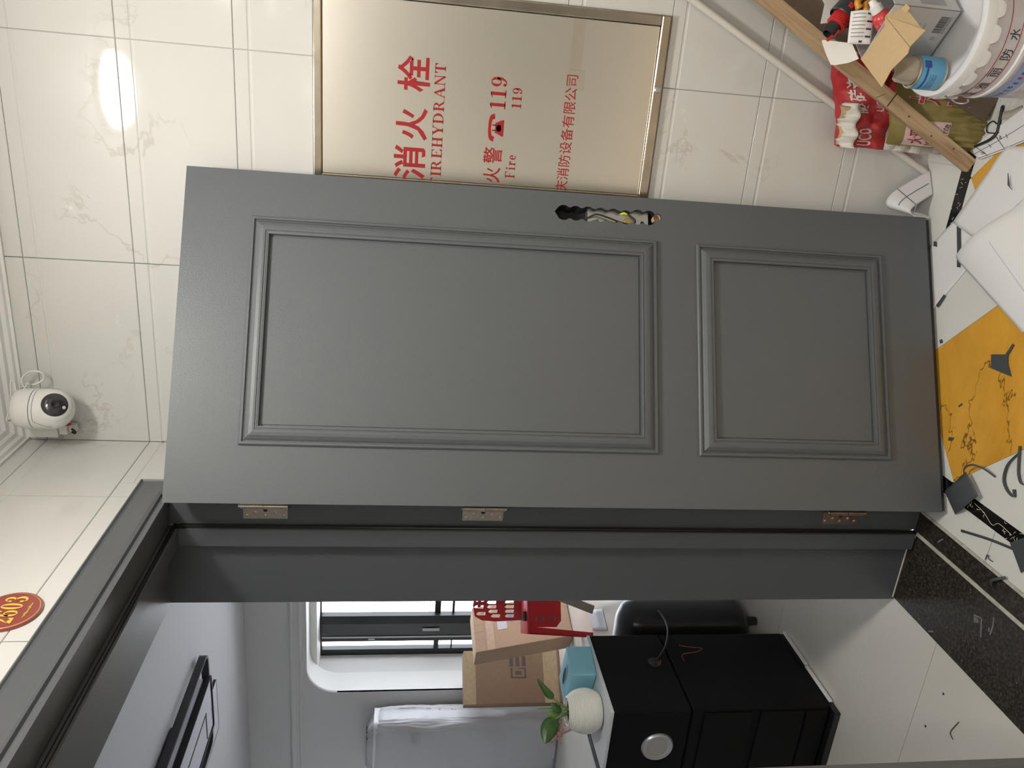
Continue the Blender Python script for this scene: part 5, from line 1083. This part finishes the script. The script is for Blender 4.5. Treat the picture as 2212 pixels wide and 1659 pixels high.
# plant pot
PC = V((-1.932, 2.043, CZ+.0005))
PP = thing('potted_plant', PC, 'white ribbed round pot with a small green leafy plant', 'plant')
prof = [(0, 0), (.046, 0)]
for k in range(0, 22):
    h = .004+.108*k/21; th2 = (h-.052)/.066; r = .0735*math.sqrt(max(.05, 1-(th2*.86)**2)); prof += [(r-.0026, h), (r, h+.0014), (r, h+.0034)]
prof += [(.0475, .1155), (.0455, .1175), (.043, .1165), (.043, .104), (0, .104)]
B().lathe(prof, PC, n=64).obj('pot', 'pot_white', PP, smooth='auto'); B().lathe([(0, .1065), (.0425, .1055)], PC, n=32).obj('soil', 'soil', PP)
vr, vu = V((.73, .69, 0)).normalized(), V((0, 0, 1)); vb_ = V((-.69, .73, 0)).normalized(); PB = PC+V((0, 0, .106))
def L3(r, u, b=0): return PB+vr*r+vu*u+vb_*b
def pleaf(base, mid, tip, wd, face, m):
    P = spline([base, mid, tip], 10); n = len(P)-1
    def fn(u, v):
        p = P[round(u*n)]; t = (P[min(round(u*n)+1, n)]-P[max(round(u*n)-1, 0)]).normalized(); sd = t.cross(V(face)).normalized(); w_ = wd*(math.sin(math.pi*min(1, u**.75))**.8+.03)
        return p+sd*(w_*(v-.5))+t.cross(sd)*(.18*w_*abs(2*v-1))
    B().sheet(fn, 20, 6, .0007).obj('leaf', m, PP, smooth=True)
vn = -vb_
pleaf(L3(.040, .055, -.005), L3(.060, .078, -.012), L3(.104, .110, -.008), .026, (vn+vu*.6), 'leaf')
pleaf(L3(-.022, .052, -.01), L3(-.055, .078, -.02), L3(-.096, .092, -.025), .056, (vn+vu*.2), 'leaf')
pleaf(L3(.012, .050, .005), L3(.014, .080, .012), L3(.010, .112, .012), .018, (vn*.3+vr), 'leaf_light')
pleaf(L3(.0, .028, -.01), L3(.012, .050, -.018), L3(.028, .066, -.016), .028, (vn+vr*.3), 'leaf')
pleaf(L3(-.012, .050, .0), L3(-.010, .062, .0), L3(-.002, .076, .004), .026, (vn+vu*.3), 'leaf_light')
pleaf(L3(-.006, .010, -.01), L3(-.012, .028, -.016), L3(-.024, .052, -.014), .010, (vn), 'leaf_light')
for q in ([(0, -.003, 0), (.018, .02, 0), (.040, .056, -.005)], [(0, -.003, 0), (.014, .025, .004), (.012, .052, .005)], [(0, -.003, 0), (.004, .012, -.008), (.0, .030, -.01)], [(-.004, -.003, 0), (-.010, .020, -.006), (-.022, .053, -.01)], [(0, -.003, .01), (.022, .03, .012), (.012, .05, .01)]):
    B().tube(spline([L3(*p) for p in q], 6), .0022, 7).obj('stem', 'stem', PP, smooth=True)
# dried pink flowers standing behind the pot
FLW = thing('dried_flowers', L3(-.045, -.09, .105), 'sprig of dried pink flowers behind the ribbed pot', 'flowers')
random.seed(3)
B().lathe([(0, -.02), (.022, -.02), (.026, .012), (.022, .012), (0, .0)], L3(-.045, -.085, .105), n=20).obj('holder', 'red_plastic', FLW, smooth='auto')
hp = L3(-.045, -.075, .105); fbm, dbm = B(), B()
for k in range(26):
    tip = L3(-.030-.055*random.random()-.02*(k > 18), .002+.050*random.random(), .10+.02*random.random()); B_ = fbm if k % 3 else dbm
    B_.tube(spline([hp, (hp+tip)/2+V((random.uniform(-.006, .006), random.uniform(-.006, .006), .008)), tip], 4), .0006, 4)
    for q in range(3): B_.sphere(tip+V((random.uniform(-.005, .005), random.uniform(-.005, .005), random.uniform(-.005, .005))), random.uniform(.0025, .0055), 6)
for k in range(9): fbm.sphere(L3(-.070-.004*k, .042-.0035*k, .10), .0026, 6)
fbm.obj('blossoms', 'flower_pink', FLW, smooth=True); dbm.obj('dry_leaves', 'flower_dry', FLW, smooth=True)
# specks on the room floor
for x, y, lb in ((-1.564, 1.562, 'dark round speck beside the thread on the pale room floor'), (-1.43, 1.54, 'tiny dark speck between the granite sill and the thread')): B().lathe([(0, .002), (.003, .0015), (.0035, 0)], (x, y, .0005), n=8).obj('dirt_speck', 'ink_black', None, label=lb, cat='speck')
B().tube(spline([(-1.454, 1.463, .002), (-1.482, 1.472, .003), (-1.505, 1.477, .002), (-1.513, 1.462, .002)], 5), .0012, 5).obj('hair_thread', 'cable_black', None, label='thin dark thread lying on the pale room floor', cat='thread', smooth=True)
